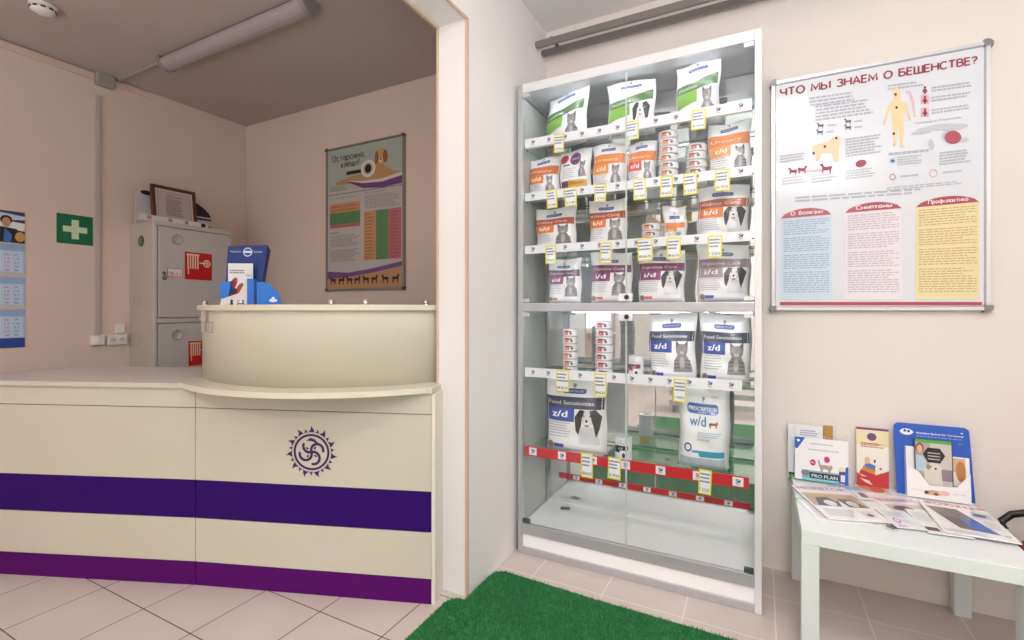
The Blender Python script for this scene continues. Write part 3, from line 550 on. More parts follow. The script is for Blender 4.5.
# lock bracket hanging at the left end
x, y = arc_at(204, .80); 
MB().prism([(x-.012, y-.006), (x+.012, y-.002), (x+.012, y+.004), (x-.012, y)], 1.10, 1.198, MET).prism([(x-.016, y-.012), (x-.006, y-.012), (x-.006, y), (x-.016, y)], 1.15, 1.175, MET).build('latch_plate', t, world=True)
x1_, y1_ = arc_at(210, .787)
A = Art(); A.rect(-.018, 1.10, .018, 1.145, ink('#6e6a63')); A.rect(-.015, 1.103, .015, 1.142, ink('#cfcabd'), 2); A.body(-.012, 1.106, .012, 1.139, 5, ink('#85807a'), 3)
dd_ = Vector((K(1.1, .1)[0]-K(.9, .16)[0], K(1.1, .1)[1]-K(.9, .16)[1])).normalized()
nn_ = Vector((-dd_.y, dd_.x)); nn_ = nn_ if nn_.y < 0 else -nn_
MB().art(A, lambda u, v, e: Vector((x1_+.006-dd_.x*u+nn_.x*(e+.004), y1_-dd_.y*u+nn_.y*(e+.004), v)), .0008).build('inventory_sticker', t, world=True)
# sun emblem
ec = None
for i in range(400):
    u = .2+i*.002; w = K(u, 0)
    if abs(proj_x(w)-311) < .6: ec = u; break
dist = (-w[0]*ST+w[1]*CT); ez = EYE-(452-HY)/F*dist; S = 18.0/F*dist*1.03
A = Art(lambda a, b: (ec-a*S/.95, ez+b*S)); PE = ink('#3d1560')
A.ring(0, 0, .86, .98, PE)
for k in range(11):
    an = math.radians(90+k*360/11)
    for big, da in ((1, 0), (0, 360/22)):
        aa = an+math.radians(da); ln = 1.42 if big else 1.27; hw = .15 if big else .10; r0 = 1.05
        P = []
        for rr, ww in ((r0, -hw*1.15), (r0+.03, 0), (r0, hw*1.15), (r0+(ln-r0)*.5, hw*.25), (ln, hw*.2), (r0+(ln-r0)*.45, -hw*.8)): P.append((rr*math.cos(aa)-ww*math.sin(aa), rr*math.sin(aa)+ww*math.cos(aa)))
        A.poly(P, PE)
def stroke(A, pts, wd, m):
    P = []; N = len(pts)
    for i, (x, y) in enumerate(pts):
        dx = pts[min(i+1, N-1)][0]-pts[max(i-1, 0)][0]; dy = pts[min(i+1, N-1)][1]-pts[max(i-1, 0)][1]; l_ = math.hypot(dx, dy) or 1; w = wd*(1 if i else .7)*(1 if i < N-1 else .4)
        P += [(x-dy/l_*w, y+dx/l_*w), (x+dy/l_*w, y-dx/l_*w)]
    A.add(P, [(2*i, 2*i+1, 2*i+3, 2*i+2) for i in range(N-1)], m)
for k in range(4):       # four comma-like curls around the centre
    b0 = math.radians(k*90+20); cx, cy = .335*math.cos(b0), .335*math.sin(b0)
    stroke(A, [(cx+.33*math.cos(b0+math.pi-math.radians(q)), cy+.33*math.sin(b0+math.pi-math.radians(q))) for q in range(0, 150 if k == 1 else 226, 10)], .07, PE)
    A.ell(.30*math.cos(b0+.5), .30*math.sin(b0+.5), .09, .055, PE, a=b0+.9, n=8)
A.poly([(-.3, .6), (-.05, .77), (.18, .7), (.4, .47), (.33, .43), (.12, .56), (-.08, .6)], PE)
MB().art(A, lambda u, v, e: Vector((*K(u, .0006+e), v)), .0006).build('sun_emblem', t, world=True)
# ------------------------------------------------------------------ leaflet holder on the counter top
def solve_k(px, v):
    u = min((i*.002 for i in range(700)), key=lambda u: abs(proj_x(K(u, v))-px)); return u
BLU = mat('#0d327c', .35, coat=.3); BLB = mat('#1d74d8', .35, coat=.3); BLD = mat('#0c2a66', .4)
hp = K(solve_k(243, -.12), -.12)
t = thing('leaflet_holder', 'dark blue cardboard leaflet holder with bright blue pocket on the counter screen top', 'leaflet holder', (hp[0], hp[1], TOPZ), math.radians(33))
t.scale = (.95, 1, 1.2); hw_ = .085; hh = .235
MB().add([(-hw_, 0, 0), (hw_*.8, 0, 0), (hw_*.8, .035, 0), (-hw_, .035, 0), (-hw_, .03, hh-.008), (hw_*1.18, .03, hh), (hw_*1.18, .065, hh-.02), (-hw_, .06, hh-.03)], [(0, 1, 5, 4), (1, 2, 6, 5), (2, 3, 7, 6), (3, 0, 4, 7), (4, 5, 6, 7), (0, 3, 2, 1)], BLU).build('back_panel', t)
A = Art(); A.ell(.01, .205, .022, .018, ink('#b9cbe6')); A.ell(.01, .205, .017, .013, ink('#27549c'), 2); A.rect(-.008, .202, .028, .209, ink('#e0e8f4'), 3)
A.text('Nutrition', -.07, .203, -.02, .203, .009, ink('#b9cbe6')); A.text('System', .038, .203, .078, .203, .009, ink('#b9cbe6'))
MB().art(A, lambda u, v, e: Vector((u, .03*v/hh-.001-e, v))).build('header_print', t)
MB().prismY([(-hw_-.004, .03), (-hw_-.004, .085), (-.04, .09), (-.055, .012)], -.034, -.004, BLB).build('pocket_side', t)
MB().prismY([(.035, 0), (.035, .10), (.066, .098), (.066, 0)], -.038, -.001, BLB).build('pocket_side', t)
MB().prismY([(-hw_, 0), (.035, 0), (.035, .10), (.0, .045), (-.08, .022)], -.040, -.036, mat('#d9d7d8', .4)).build('pocket_front', t)
lt = thing('leaflet', 'pale leaflet with red shapes standing in the dark blue counter holder', 'leaflet', (hp[0], hp[1], TOPZ+.004), math.radians(33)); lt.scale = (.95, 1, 1.2)
A = Art(); A.rect(-.063, 0, .05, .155, ink('#b9c3cc')); A.rect(-.063, .135, .05, .155, ink('#dfe3e4'), 2); A.body(-.055, .115, .03, .132, 2, ink('#6d7a86'), 3)
for (cx, cy, rx, ry, an) in ((-.04, .075, .03, .014, 1.0), (-.012, .055, .03, .013, 1.0), (-.045, .03, .025, .012, .8)): A.ell(cx, cy, rx, ry, ink('#a83a2a'), 3, a=an)
A.ell(-.035, .05, .015, .012, ink('#3a3038'), 4); A.poly([(-.063, 0), (-.063, .03), (0, .0)], ink('#3a3038'), 3); A.text('PRO', .02, .105, .045, .105, .008, ink('#3e5a9a'), 3)
MB().art(A, lambda u, v, e: Vector((u, -.012-e+.01*v, v))).box(-.063, -.012, 0, .05, -.0095, .155, ink('#dfe3e4')).build('sheet', lt)
for (dx, nm) in ((0, 0),):
    rp = K(solve_k(270, -.06), -.06); pts = [(-.055, 0), (.05, 0), (.045, .03), (.03, .062), (.0, .09), (-.03, .102), (-.055, .1)]
    bb = MB().prismY(pts, -.003, .003, BLB); A = Art(); A.ell(.015, .02, .018, .008, ink('#dfe8f4')); A.ell(.015, .025, .008, .011, ink('#dfe8f4'), 2)
    o = bb.art(A, lambda u, v, e: Vector((u, -.003-e, v))).box(-.04, .003, 0, .04, .03, .004, BLB).build('card_stand'); o.location = (rp[0], rp[1], TOPZ); o.rotation_euler = (0, 0, math.radians(30))
    tag(o, 'bright blue rounded card stand right of the dark blue holder on the counter', 'card stand')
for (px, cc, lab) in ((226.5, '#8a7a5c', 'tiny brown figurine in front of the blue leaflet holder, left one'), (231.5, '#2d2b2a', 'tiny dark figurine in front of the blue leaflet holder, right one')):
    x, y = arc_at(px, .74); o = MB().lathe([(0, 0), (.007, 0), (.006, .008), (.004, .012), (.006, .017), (.004, .022), (0, .023)], (0, 0, 0), mat(cc, .4), 14).lathe([(0, -.004), (.003, 0), (.002, .004)], (.003, -.003, .02), mat(cc, .4), 8).build('figurine'); o.location = (x, y, TOPZ); tag(o, lab, 'figurine', 'tiny figurines on the counter')
# ------------------------------------------------------------------ artificial grass mat
gm = mat('#25703a', .9, var=.35, vscale=40, bump=.6, bscale=250)
mp_ = [(-1.125, -.6), (1.4, -.6), (1.4, 1.905), (-.14, 1.908), (-.6, 1.912), (-.95, 1.925), (-1.03, 1.93), (-1.07, 1.905), (-1.078, 1.85), (-1.078, 1.665), (-1.115, 1.66), (-1.14, 1.62)]
t = thing('grass_mat', 'green artificial grass mat on the tiled floor in front of the glass cabinet', 'mat', (0, 1, 0))
MB().prism(mp_, .001, .012, gm).build('backing', t, world=True)
mb = MB(); gA = mat('#2c8044', .8, var=.3, vscale=25); gB = mat('#45a05a', .8, var=.3, vscale=25)
def inside(x, y):
    c = False; n = len(mp_)
    for i in range(n):
        (xa, ya), (xb, yb) = mp_[i], mp_[(i+1) % n]
        if (ya > y) != (yb > y) and x < (xb-xa)*(y-ya)/(yb-ya)+xa: c = not c
    return c
vsA, fsA, vsB, fsB = [], [], [], []
k = 0
while k < 62000:
    x = random.uniform(-1.14, .5); y = random.uniform(1.1, 1.935)
    if not inside(x, y): continue
    k += 1; a = random.uniform(0, 6.28); w = .0016; h = random.uniform(.007, .014); lx, ly = random.gauss(0, .004), random.gauss(0, .004)
    V, Fs = (vsA, fsA) if random.random() < .6 else (vsB, fsB); q = len(V)
    V += [(x-w*math.cos(a), y-w*math.sin(a), .011), (x+w*math.cos(a), y+w*math.sin(a), .011), (x+lx, y+ly, .011+h)]; Fs.append((q, q+1, q+2))
mb.add(vsA, fsA, gA).add(vsB, fsB, gB); g = mb.build('grass_pile', t, world=True); g['kind'] = 'stuff'
# ------------------------------------------------------------------ GLASS DISPLAY CABINET
X0, X1, YFR, YM, YBK = -1.068, .006, 2.13, 2.47, 2.505
AL = mat('#bfc0c6', .35, .45); ALW = mat('#e6e5ea', .35, .1); PWH = mat('#fbfcff', .3, coat=.3)
t = thing('display_cabinet', 'tall glass-fronted aluminium display cabinet full of pet food against the wall', 'display cabinet', ((X0+X1)/2, (YFR+YBK)/2, 0))
cab = t
W = .026
for x0, x1, m in ((X0, X0+W, AL), (X1-W, X1, ALW)):
    MB().box(x0, YFR, 0, x1, YFR+.022, 2.312, m).build('post', t, world=True, bevel=.003)
    MB().box(x0, YM-.028, 0, x1, YBK, 2.30, mat('#9b9fa6', .35, .45)).build('post', t, world=True, bevel=.003)
MB().box(X0+W, YFR, 2.268, X1-W, YFR+.022, 2.312, ALW).build('header', t, world=True, bevel=.002)
MB().box(X0+W, YFR+.022, 2.29, X1-W, YBK, 2.305, mat('#dfe1e6', .35)).build('top_panel', t, world=True)
for x0 in (X0, X1-W):
    for za, zb_ in ((2.265, 2.305), (.10, .15), (1.19, 1.225)): MB().box(x0+.002, YFR+.022, za, x0+W-.002, YM-.0285, zb_, AL).build('side_rail', t, world=True, bevel=.002)
for x0, m in ((X0+.011, 0), (X1-.015, 1)): [MB().box(x0, YFR+.022, za, x0+.004, YM-.0285, zb_, SIDEG).build('side_glass', t, world=True) for za, zb_ in ((.15, 1.19), (1.225, 2.26))]
MB().box(X0+W, YFR-.001, 1.193, X1-W, YFR+.022, 1.232, AL).build('middle_rail', t, world=True, bevel=.003)
MB().box(X0+W, YFR, 1.225, X1-W, YM, 1.2335, mat('#d9dcdf', .3)).build('middle_floor', t, world=True)
MB().box(X0+W, YFR, .098, X1-W, YFR+.022, .150, AL).build('lower_rail', t, world=True, bevel=.003)
MB().box(X0+W, YFR+.008, .035, X1-W, YFR+.018, .098, PWH).build('plinth_panel', t, world=True)
MB().box(X0+W, YFR, 0, X1-W, YFR+.022, .035, AL).build('bottom_rail', t, world=True, bevel=.003)
MB().box(X0+W, YFR+.022, .125, X1-W, YM, .150, PWH).build('bottom_floor', t, world=True)
MB().box(X0+W, YM, .150, X1-W, YM+.004, 2.285, MIRROR).box(X0+W, YM+.004, .10, X1-W, YM+.01, 2.285, mat('#8c8d90', .6)).build('mirror_back', t, world=True)
xm = onY(626, 200, YFR).x
HM = mat('#d9d9de', .25, .5)
for z0, z1 in ((1.236, 2.266), (.153, 1.189)):
    for x0, x1, side in ((X0+W+.003, xm-.002, 0), (xm+.002, X1-W-.003, 1)):
        dr = MB().box(x0, YFR+.003, z0, x1, YFR+.0075, z1, GL).build('glass_door', t, world=True)
        ex = x1 if side == 0 else x0
        MB().box(ex-.0012, YFR+.0025, z0, ex+.0012, YFR+.008, z1, mat('#cfd8d6', .2)).build('polished_edge', dr, org=t.location)
        hx = x0 if side == 0 else x1-.035
        for hz in (z0+.002, z1-.020): MB().box(hx, YFR-.004, hz, hx+.035, YFR+.012, hz+.018, HM if hz > .2 else mat('#3d5a4c', .4)).build('hinge', dr, org=t.location)
        if side == 0 :
            lz = z0+.004 if z0 > 1 else z1-.036
            MB().box(xm-.03, YFR-.012, lz, xm+.03, YFR+.002, lz+.033, mat('#ececf0', .3)).cyl((xm+.006, YFR-.012, lz+.0165), .011, .004, mat('#5a5a60', .3, .8), 'y').cyl((xm+.006, YFR-.016, lz+.0165), .006, .002, ink('#1b1b1e'), 'y').build('lock', dr, org=t.location)
# shelves with price strips
STRW = mat('#f2f3f8', .35); STRR = mat('#cf2334', .35)
DB = ink('#26358c'); LR = ink('#c8304a')
def smark(A, cx, cy, s, L=2):
    A.text('S', cx-.5*s, cy-.5*s, cx+.12*s, cy-.5*s, s, DB, L, .03); A.poly([(cx+.02*s, cy+.05*s), (cx+.55*s, cy+.45*s), (cx+.5*s, cy-.3*s), (cx+.15*s, cy-.4*s)], DB, L); A.ell(cx+.02*s, cy-.18*s, .16*s, .16*s, LR, L+1, 8)
    A.rect(cx-.45*s, cy-.85*s, cx+.5*s, cy-.7*s, ink('#8890b4'), L)
shelf_z = {}
for name, zc, zb, zt, col, xe in (('S1', 2.004, 2.0, 2.044, STRW, X1-W-.01), ('S2', 1.745, 1.738, 1.778, STRW, X1-W-.01), ('S3', 1.484, 1.477, 1.517, STRW, X1-W-.01), ('S4', .880, .871, .916, STRW, X1-W-.045), ('S5', .498, .482, .529, STRR, X1-W-.02)):
    shelf_z[name] = zc+.006
    sh = MB().box(X0+.018, YFR+.026, zc, X1-.018, YM-.03, zc+.006, GLS).box(X0+.018, YFR+.0255, zc, X1-.018, YFR+.0262, zc+.006, GEDGE).box(X0+.018, YM-.03, zc, X1-.018, YM-.029, zc+.006, GEDGE).build('glass_shelf', t, world=True)
    ys = YFR+.016
    mb = MB().box(X0+W+.006, ys, zb, xe, ys+.0015, zt, col).box(X0+W+.006, ys+.0016, zb, xe, ys+.0026, zt, STRW).box(X0+W+.006, ys+.003, zc-.0012, xe, YFR+.045, zc-.0002, STRW)
    A = Art(); n = 12 if name != 'S5' else 7; x = X0+W+.05; stp = (xe-x-.04)/(n-1 if name != 'S5' else n-1)
    for i in range(n):
        cx = x+i*stp; cz = (zb+zt)/2+.003
        if name == 'S5': A.rect(cx-.02, zb+.006, cx+.02, zt-.005, STRW, 1)
        smark(A, cx, cz, .017)
    mb.art(A, lambda u, v, e: Vector((u, ys-e, v)), .0003).build('price_strip', sh, org=t.location)
    if name == 'S5':
        mb = MB().box(X0+W+.06, YM-.004, .281, xe, YM-.0005, .309, STRR); A = Art()
        for i in range(7): cx = X0+W+.16+i*.125; A.rect(cx-.018, .284, cx+.018, .306, STRW, 1); smark(A, cx, .297, .012)
        mb.art(A, lambda u, v, e: Vector((u, YM-.004-e, v)), .0003).build('rear_price_strip', t, world=True)
    for sx in (X0+.02, X1-.026):
        for sy in (YFR+.06, YM-.05): MB().box(sx, sy-.006, zc-.008, sx+.006, sy+.006, zc-.0003, MET).build('shelf_support', sh, org=t.location)
# price tags
YE = mat('#f0e020', .4)
tags = [((553.7, 563.8, 133, 153), 'first'), ((626, 639, 120, 141), ''), ((691, 705.5, 108, 130.5), ''),
 ((547, 557.5, 189, 209), ''), ((565, 577, 186.5, 207), ''), ((594, 606, 183, 202), ''), ((633.6, 646, 178, 200.5), ''), ((660, 672.5, 175, 197.5), ''), ((683.7, 697.4, 172, 195.5), ''), ((715, 730, 168, 191.7), ''),
 ((545.5, 556, 245, 264), ''), ((600, 611.5, 242, 263.5), ''), ((638, 653, 238, 261), ''), ((666.7, 680.6, 237, 259.7), ''), ((707.5, 722, 235, 257.7), ''),
 ((556, 569, 370.6, 391), ''), ((594.5, 606.5, 374, 396.5), ''), ((673, 686, 379, 401), ''),
 ((581, 593, 454, 477), ''), ((607.5, 620.6, 458, 478), ''), ((698, 711, 470, 493), '')]
rowname = ['top', 'second', 'third', 'fourth', 'red-edged bottom']
cnt_r = [3, 7, 5, 3, 3]; ordn = ['leftmost', 'second', 'third', 'fourth', 'fifth', 'sixth', 'seventh']
tl = []
for r, c_ in enumerate(cnt_r):
    for i in range(c_): tl.append('yellow-bordered price tag on the %s shelf strip, %s' % (rowname[r], 'rightmost one' if i == c_-1 else (ordn[i]+' one' if i == 0 else ordn[i]+' from the left')))
for ((xa, xb, ya, yb), _), lab in zip(tags, tl):
    y = YFR+.0145; a = onY(xa, yb, y); b = onY(xb, ya, y); w = b.x-a.x; h = min(b.z-a.z, w*2.1)
    A = Art(); A.rect(.0055, .006, w-.0055, h-.006, ink('#f4f5f8')); 
    for k in range(3): A.body(.006, h*(.45+.15*k), w-.006, h*(.45+.15*k)+h*.1, 1, ink('#6873a0'), 2, fill=.7)
    A.text(random.choice(['1250', '590', '2140', '745', '860', '1980']), .006, h*.12, w-.007, h*.12, h*.13, ink('#39436f'), 2)
    o = MB().box(0, -.0008, 0, w, 0, h, YE).art(A, lambda u, v, e: Vector((u, -.0008-e, v)), .0002).build('price_tag'); o.location = (a.x, y, a.z); o.rotation_euler = (0, random.uniform(-.05, .05), 0)
    tag(o, lab, 'price tag', 'yellow price tags')
# ------------------------------------------------------------------ bags
FILM = mat('#f8f8fc', .28, coat=.5, bump=.22, bscale=22); FILMG = mat('#a9afb8', .3, coat=.5, bump=.22, bscale=22)
def fink(h): return mat(h, .32, coat=.35, bump=.2, bscale=22)
def cat(A, x, y, s, sy, L=3, col='#8d8a90', col2='#5d5a62'):
    g, d = fink(col), fink(col2)
    A.poly([(x-.42*s, y), (x-.38*s, y+.35*sy), (x-.22*s, y+.55*sy), (x+.22*s, y+.55*sy), (x+.4*s, y+.3*sy), (x+.48*s, y)], g, L)
    A.ell(x, y+.7*sy, .3*s, .2*sy, g, L+1, 14); A.poly([(x-.3*s, y+.74*sy), (x-.3*s, y+1.0*sy), (x-.08*s, y+.86*sy)], d, L); A.poly([(x+.3*s, y+.74*sy), (x+.3*s, y+1.0*sy), (x+.08*s, y+.86*sy)], d, L)
    for q in (-.12, .12): A.ell(x+q*s, y+.72*sy, .045*s, .03*sy, ink('#d8d4a0'), L+2, 8); A.ell(x+q*s, y+.72*sy, .018*s, .024*sy, ink('#1b191c'), L+3, 6)
    A.ell(x, y+.62*sy, .12*s, .06*sy, fink('#c9c6c8'), L+2, 10); A.ell(x, y+.645*sy, .03*s, .015*sy, ink('#9a5f62'), L+3, 6)
    for q in (.1, .22, .34): A.poly([(x-.36*s, y+q*sy), (x-.12*s, y+(q+.03)*sy), (x-.12*s, y+(q+.06)*sy), (x-.36*s, y+(q+.04)*sy)], d, L+1); A.poly([(x+.4*s, y+q*sy), (x+.14*s, y+(q+.03)*sy), (x+.14*s, y+(q+.06)*sy), (x+.4*s, y+(q+.04)*sy)], d, L+1)
    A.ell(x, y+.3*sy, .12*s, .2*sy, fink('#b9b6ba'), L+1, 12)
def dog(A, x, y, s, sy, L=3):
    k, w = fink('#26252b'), fink('#dfe0e6')
    A.poly([(x-.34*s, y), (x-.3*s, y+.35*sy), (x-.15*s, y+.5*sy), (x+.15*s, y+.5*sy), (x+.36*s, y+.35*sy), (x+.45*s, y)], w, L)
    A.ell(x, y+.75*sy, .28*s, .22*sy, w, L+1, 14)
    A.poly([(x-.1*s, y+.95*sy), (x-.3*s, y+.97*sy), (x-.5*s, y+.75*sy), (x-.45*s, y+.35*sy), (x-.36*s, y+.25*sy), (x-.26*s, y+.5*sy), (x-.22*s, y+.72*sy)], k, L+2)
    A.poly([(x+.08*s, y+.95*sy), (x+.3*s, y+.98*sy), (x+.52*s, y+.8*sy), (x+.42*s, y+.45*sy), (x+.3*s, y+.2*sy), (x+.22*s, y+.5*sy), (x+.14*s, y+.72*sy)], k, L+2)
    A.ell(x-.04*s, y+.62*sy, .13*s, .1*sy, fink('#f2f2f4'), L+3, 12); A.ell(x-.04*s, y+.66*sy, .055*s, .04*sy, ink('#18161a'), L+4, 10); A.ell(x-.03*s, y+.53*sy, .09*s, .035*sy, ink('#c98088'), L+4, 10)
    for q in (-.14, .1): A.ell(x+q*s, y+.8*sy, .03*s, .025*sy, ink('#111014'), L+4, 8)
def pouchmap(w, h, d, sd, yaw=0):
    def f(u, v, e, back=False):
        pu = max(0, 1-abs(2*u)**3.4)**.5
        pv = (min(1, max(v, 0)/.07))**.5*(1-.88*max(0, (v-.4)/.6)**1.7)
        if v > .95: pv *= max(0, (1-v)/.05)*.8+.2 if v < 1 else .0
        wr = .0035*math.sin(7*v+sd+3*u)*math.sin(9*u+sd*1.7)+.0018*math.sin(23*v+5*u+sd)
        x = u*w*(1-.05*pv)+.0035*math.sin(8*v+sd)*abs(2*u)
        z = v*h+(.006*math.sin(4.5*u+sd))*v**3-.004*(1-v)*abs(2*u)**2*0
        y = (d/2*pu*pv+wr*pu*min(1, v/.1))
        return Vector((x, (y if back else -y-e), max(z, 0)))
    return f
def pouch(name, rect, sz, label, group, band, code, bandtext, codetext, animal, tagc, d=.085, Y=2.26, yaw=0, style='std', bandh=None, h=None, lean=0.):
    xa, xb, ytop, _ = rect; a = onY(xa, 300, Y); b = onY(xb, 300, Y); top = onY((xa+xb)/2, ytop, Y).z
    w = b.x-a.x; h = h or top-sz; cx = (a.x+b.x)/2; sd = random.uniform(0, 6)
    f = pouchmap(w, h, d, sd); mb = MB()
    mb.grid(lambda i, j: f(i-.5, j, 0), 22, 26, FILM); mb.grid(lambda i, j: f(.5-i, j, 0, True), 22, 26, FILMG if style != 'std' else FILM)
    A = Art(); TXT = fink('#a7abb8')
    if style == 'std':
        A.rect(-.485, .59, .485, .74, fink(band)); A.rect(-.485, .42, .02, .59, fink(code)); A.text(bandtext, -.42, .64, .34, .64, .052, fink('#e9e4ea'), 2); A.text(codetext, -.36, .475, -.1, .475, .085, ink('#ffffff'), 3, .02)
        A.poly([(-.2, .80), (-.17, .785), (.17, .785), (.2, .80), (.2, .84), (.17, .85), (-.17, .85), (-.2, .84)], fink('#234a9e'), 2); A.text('PRESCRIPTION DIET', -.17, .802, .17, .802, .03, ink('#dfe6f5'), 3); smark(A, 0, .895, .05)
        A.body(-.42, .2, -.02, .42, 6, TXT, 2, fill=.3)
        (cat if animal == 'cat' else dog)(A, .24, .14, .42, .46)
        A.ell(-.39, .09, .06, .05, fink('#8a7565'), 2, 14); A.rect(-.33, .065, -.16, .115, fink(tagc), 2)
    elif style == 'green':
        A.poly([(-.46, .62), (-.1, .66), (.46, .78), (.46, .60), (-.46, .47)], fink('#4b7340')); A.poly([(-.46, .49), (.0, .53), (.0, .34), (-.46, .26)], fink('#7fb544'), 2); A.text('Metabolic', -.40, .52, .02, .575, .055, fink('#dfe8d8'), 3)
        A.poly([(-.2, .83), (.22, .86), (.22, .91), (-.2, .88)], fink('#234a9e'), 2); A.text('PRESCRIPTION', -.17, .845, .19, .870, .026, ink('#dfe6f5'), 3); smark(A, 0, .95, .045)
        A.body(-.42, .12, -.04, .24, 4, TXT, 2, fill=.3); (cat if animal == 'cat' else dog)(A, .24, .06, .36, .5); A.rect(-.42, .02, -.2, .08, fink('#dd6a50'), 2)
    elif style == 'orange':
        A.rect(-.485, .57, .485, .77, fink(band)); A.rect(-.485, .38, .04, .57, fink(code)); A.text(bandtext, -.42, .63, .3, .63, .06, fink('#fbe6cf'), 2); A.text(codetext, -.34, .44, -.06, .44, .09, ink('#ffffff'), 3, .02)
        A.poly([(-.2, .82), (.2, .84), (.2, .9), (-.2, .88)], fink('#3a56a4'), 2); A.text('PRESCRIPTION', -.17, .842, .17, .857, .026, ink('#dfe6f5'), 3); smark(A, 0, .94, .04); A.body(-.42, .18, .0, .38, 5, TXT, 2, fill=.3)
        (cat if animal == 'cat' else dog)(A, .25, .14, .34, .42); A.ell(-.37, .07, .06, .045, fink('#8a7565'), 2, 14); A.rect(-.3, .045, -.1, .095, fink('#e0765a'), 2)
    elif style == 'science':
        A.ell(-.32, .83, .15, .1, fink('#c62840'), 2); A.ell(.06, .79, .17, .13, fink('#2a4fa0'), 3); A.ring(.06, .79, .1, .14, fink('#c8354a'), 4, sy=.75); A.text('SCIENCE', -.06, .77, .18, .77, .04, ink('#ffffff'), 5); A.rect(-.32, .66, -.1, .69, fink('#2a4fa0'), 2)
        A.body(-.34, .4, .1, .62, 5, TXT, 2, fill=.25); A.rect(-.4, .12, -.15, .34, fink('#5b2b6a'), 2); A.rect(-.15, .18, .44, .34, fink('#dfa93f'), 2); A.rect(-.38, .02, .44, .18, fink('#f0b43c'), 3); A.text('STERILISED', -.12, .25, .38, .25, .05, ink('#4a3512'), 4)
        cat(A, .3, .4, .26, .34)
    elif style == 'wd':
        A.poly([(-.3, .70), (-.26, .67), (.26, .67), (.3, .70), (.3, .76), (.26, .79), (-.26, .79), (-.3, .76)], fink('#2b62b4'), 2); A.text('PRESCRIPTION', -.27, .71, .27, .71, .045, ink('#ffffff'), 3, .02); A.text('DIET', -.08, .68, .08, .68, .02, ink('#ffffff'), 3)
        smark(A, 0, .85, .05); A.text('w/d', -.26, .53, .06, .53, .12, fink('#1d86b8'), 3, .015)
        A.poly([(.12, .56), (.14, .58), (.24, .575), (.27, .6), (.29, .57), (.27, .55), (.26, .52), (.245, .52), (.24, .55), (.16, .55), (.155, .52), (.14, .52)], fink('#a2533f'), 3)
        A.body(-.1, .40, .4, .47, 3, fink('#8fb4cf'), 2, fill=.35); A.text('CANINE', -.1, .36, .14, .36, .025, fink('#c47060'), 2); A.ring(-.28, .27, .05, .075, fink('#2c4f95'), 3, sy=.7)
        A.poly([(-.2, .24), (.42, .24), (.42, .17), (-.05, .17), (-.08, .215), (-.2, .215)], fink('#3a9cc0'), 2); A.rect(-.44, .015, .44, .155, fink('#b9c2cb'), 2); A.text('new', .15, .87, .28, .87, .02, fink('#3c5aa8'), 2)
    elif style == 'small':
        A.rect(-.4, .42, .4, .56, fink('#ee8a3c')); A.rect(-.38, .33, .1, .42, fink('#f2a35e')); A.poly([(-.22, .66), (.22, .66), (.22, .74), (-.22, .74)], fink('#2f52a5'), 2); A.text('PRESCRIPTION', -.2, .68, .2, .68, .03, ink('#dfe6f5'), 3); smark(A, 0, .82, .05)
        A.rect(-.25, .14, .3, .32, fink('#c4cbc8'), 2); A.ell(.15, .24, .1, .07, fink('#8f9694'), 3); A.ell(0, .04, .3, .05, fink('#c4644a'), 2); A.text('c/d', -.3, .345, -.05, .345, .055, ink('#ffffff'), 3)
    mb.art(A, lambda u, v, e: f(u, v, e+.0009), .0004, sub=4, maxlen=.07)
    o = mb.build(name); o.location = (cx, Y, sz+.0012); o.rotation_euler = (lean, 0, yaw); tag(o, label, 'pet food bag', group); return o
G1 = 'pet food bags in the glass cabinet'; S = shelf_z
OR, ORL, BRN, KOR, MG, PU, PUD, NVY, BL = '#e98233', '#f19a3e', '#b4583c', '#f0803a', '#7a2560', '#8e2a70', '#6a1f54', '#2c3a56', '#2748a6'
pouch('pet_food_bag', (543, 590, 92, 133), S['S1'], 'green and white cat food bag, leftmost on the top cabinet shelf', G1, '', '', '', '', 'cat', '', yaw=-.28, style='green', lean=-.08)
pouch('pet_food_bag', (608, 656, 82, 121), S['S1'], 'green and white dog food bag in the middle of the top cabinet shelf', G1, '', '', '', '', 'dog', '', style='green', yaw=.05)
pouch('pet_food_bag', (676, 721, 64, 108), S['S1'], 'tall green and white cat food bag, rightmost on the top cabinet shelf', G1, '', '', '', '', 'cat', '', style='green', yaw=-.02)
pouch('pet_food_bag', (530, 560, 146, 193), S['S2'], 'orange c/d bag at the far left of the second shelf', G1, '#d9713a', OR, 'Urinary', 'c/d', 'cat', '', style='orange', d=.09, yaw=.1, h=.222)
pouch('pet_food_bag', (560, 592, 141, 193), S['S2'], 'white bag with red and blue discs and yellow base, second shelf', G1, '', '', '', '', 'cat', '', style='science', yaw=-.05, h=.236)
pouch('pet_food_bag', (593, 627, 138, 193), S['S2'], 'orange cat food bag right of the bag with red and blue discs', G1, OR, ORL, 'Urinary', 'c/d', 'cat', '', style='orange', h=.24)
pouch('pet_food_bag', (628, 657, 138, 193), S['S2'], 'orange and red bag on the second shelf beside the tall can stack', G1, OR, '#e2484e', 'Urinary', 'c/d', 'cat', '', style='orange', h=.225)
pouch('pet_food_bag', (708, 752, 115, 170), S['S2'], 'wide orange cat food bag at the right end of the second shelf', G1, OR, ORL, 'Urinary', 'c/d', 'cat', '', style='orange', h=.252)
pouch('pet_food_bag', (536, 577, 197, 244), S['S3'], 'brown and orange k/d cat bag, leftmost on the third shelf', G1, BRN, KOR, 'Kidney Care', 'k/d', 'cat', '#dd6a50', h=.225)
pouch('pet_food_bag', (589, 628, 192, 241), S['S3'], 'brown and orange k/d cat bag, second on the third shelf', G1, BRN, KOR, 'Kidney Care', 'k/d', 'cat', '#dd6a50', h=.236, yaw=-.04)
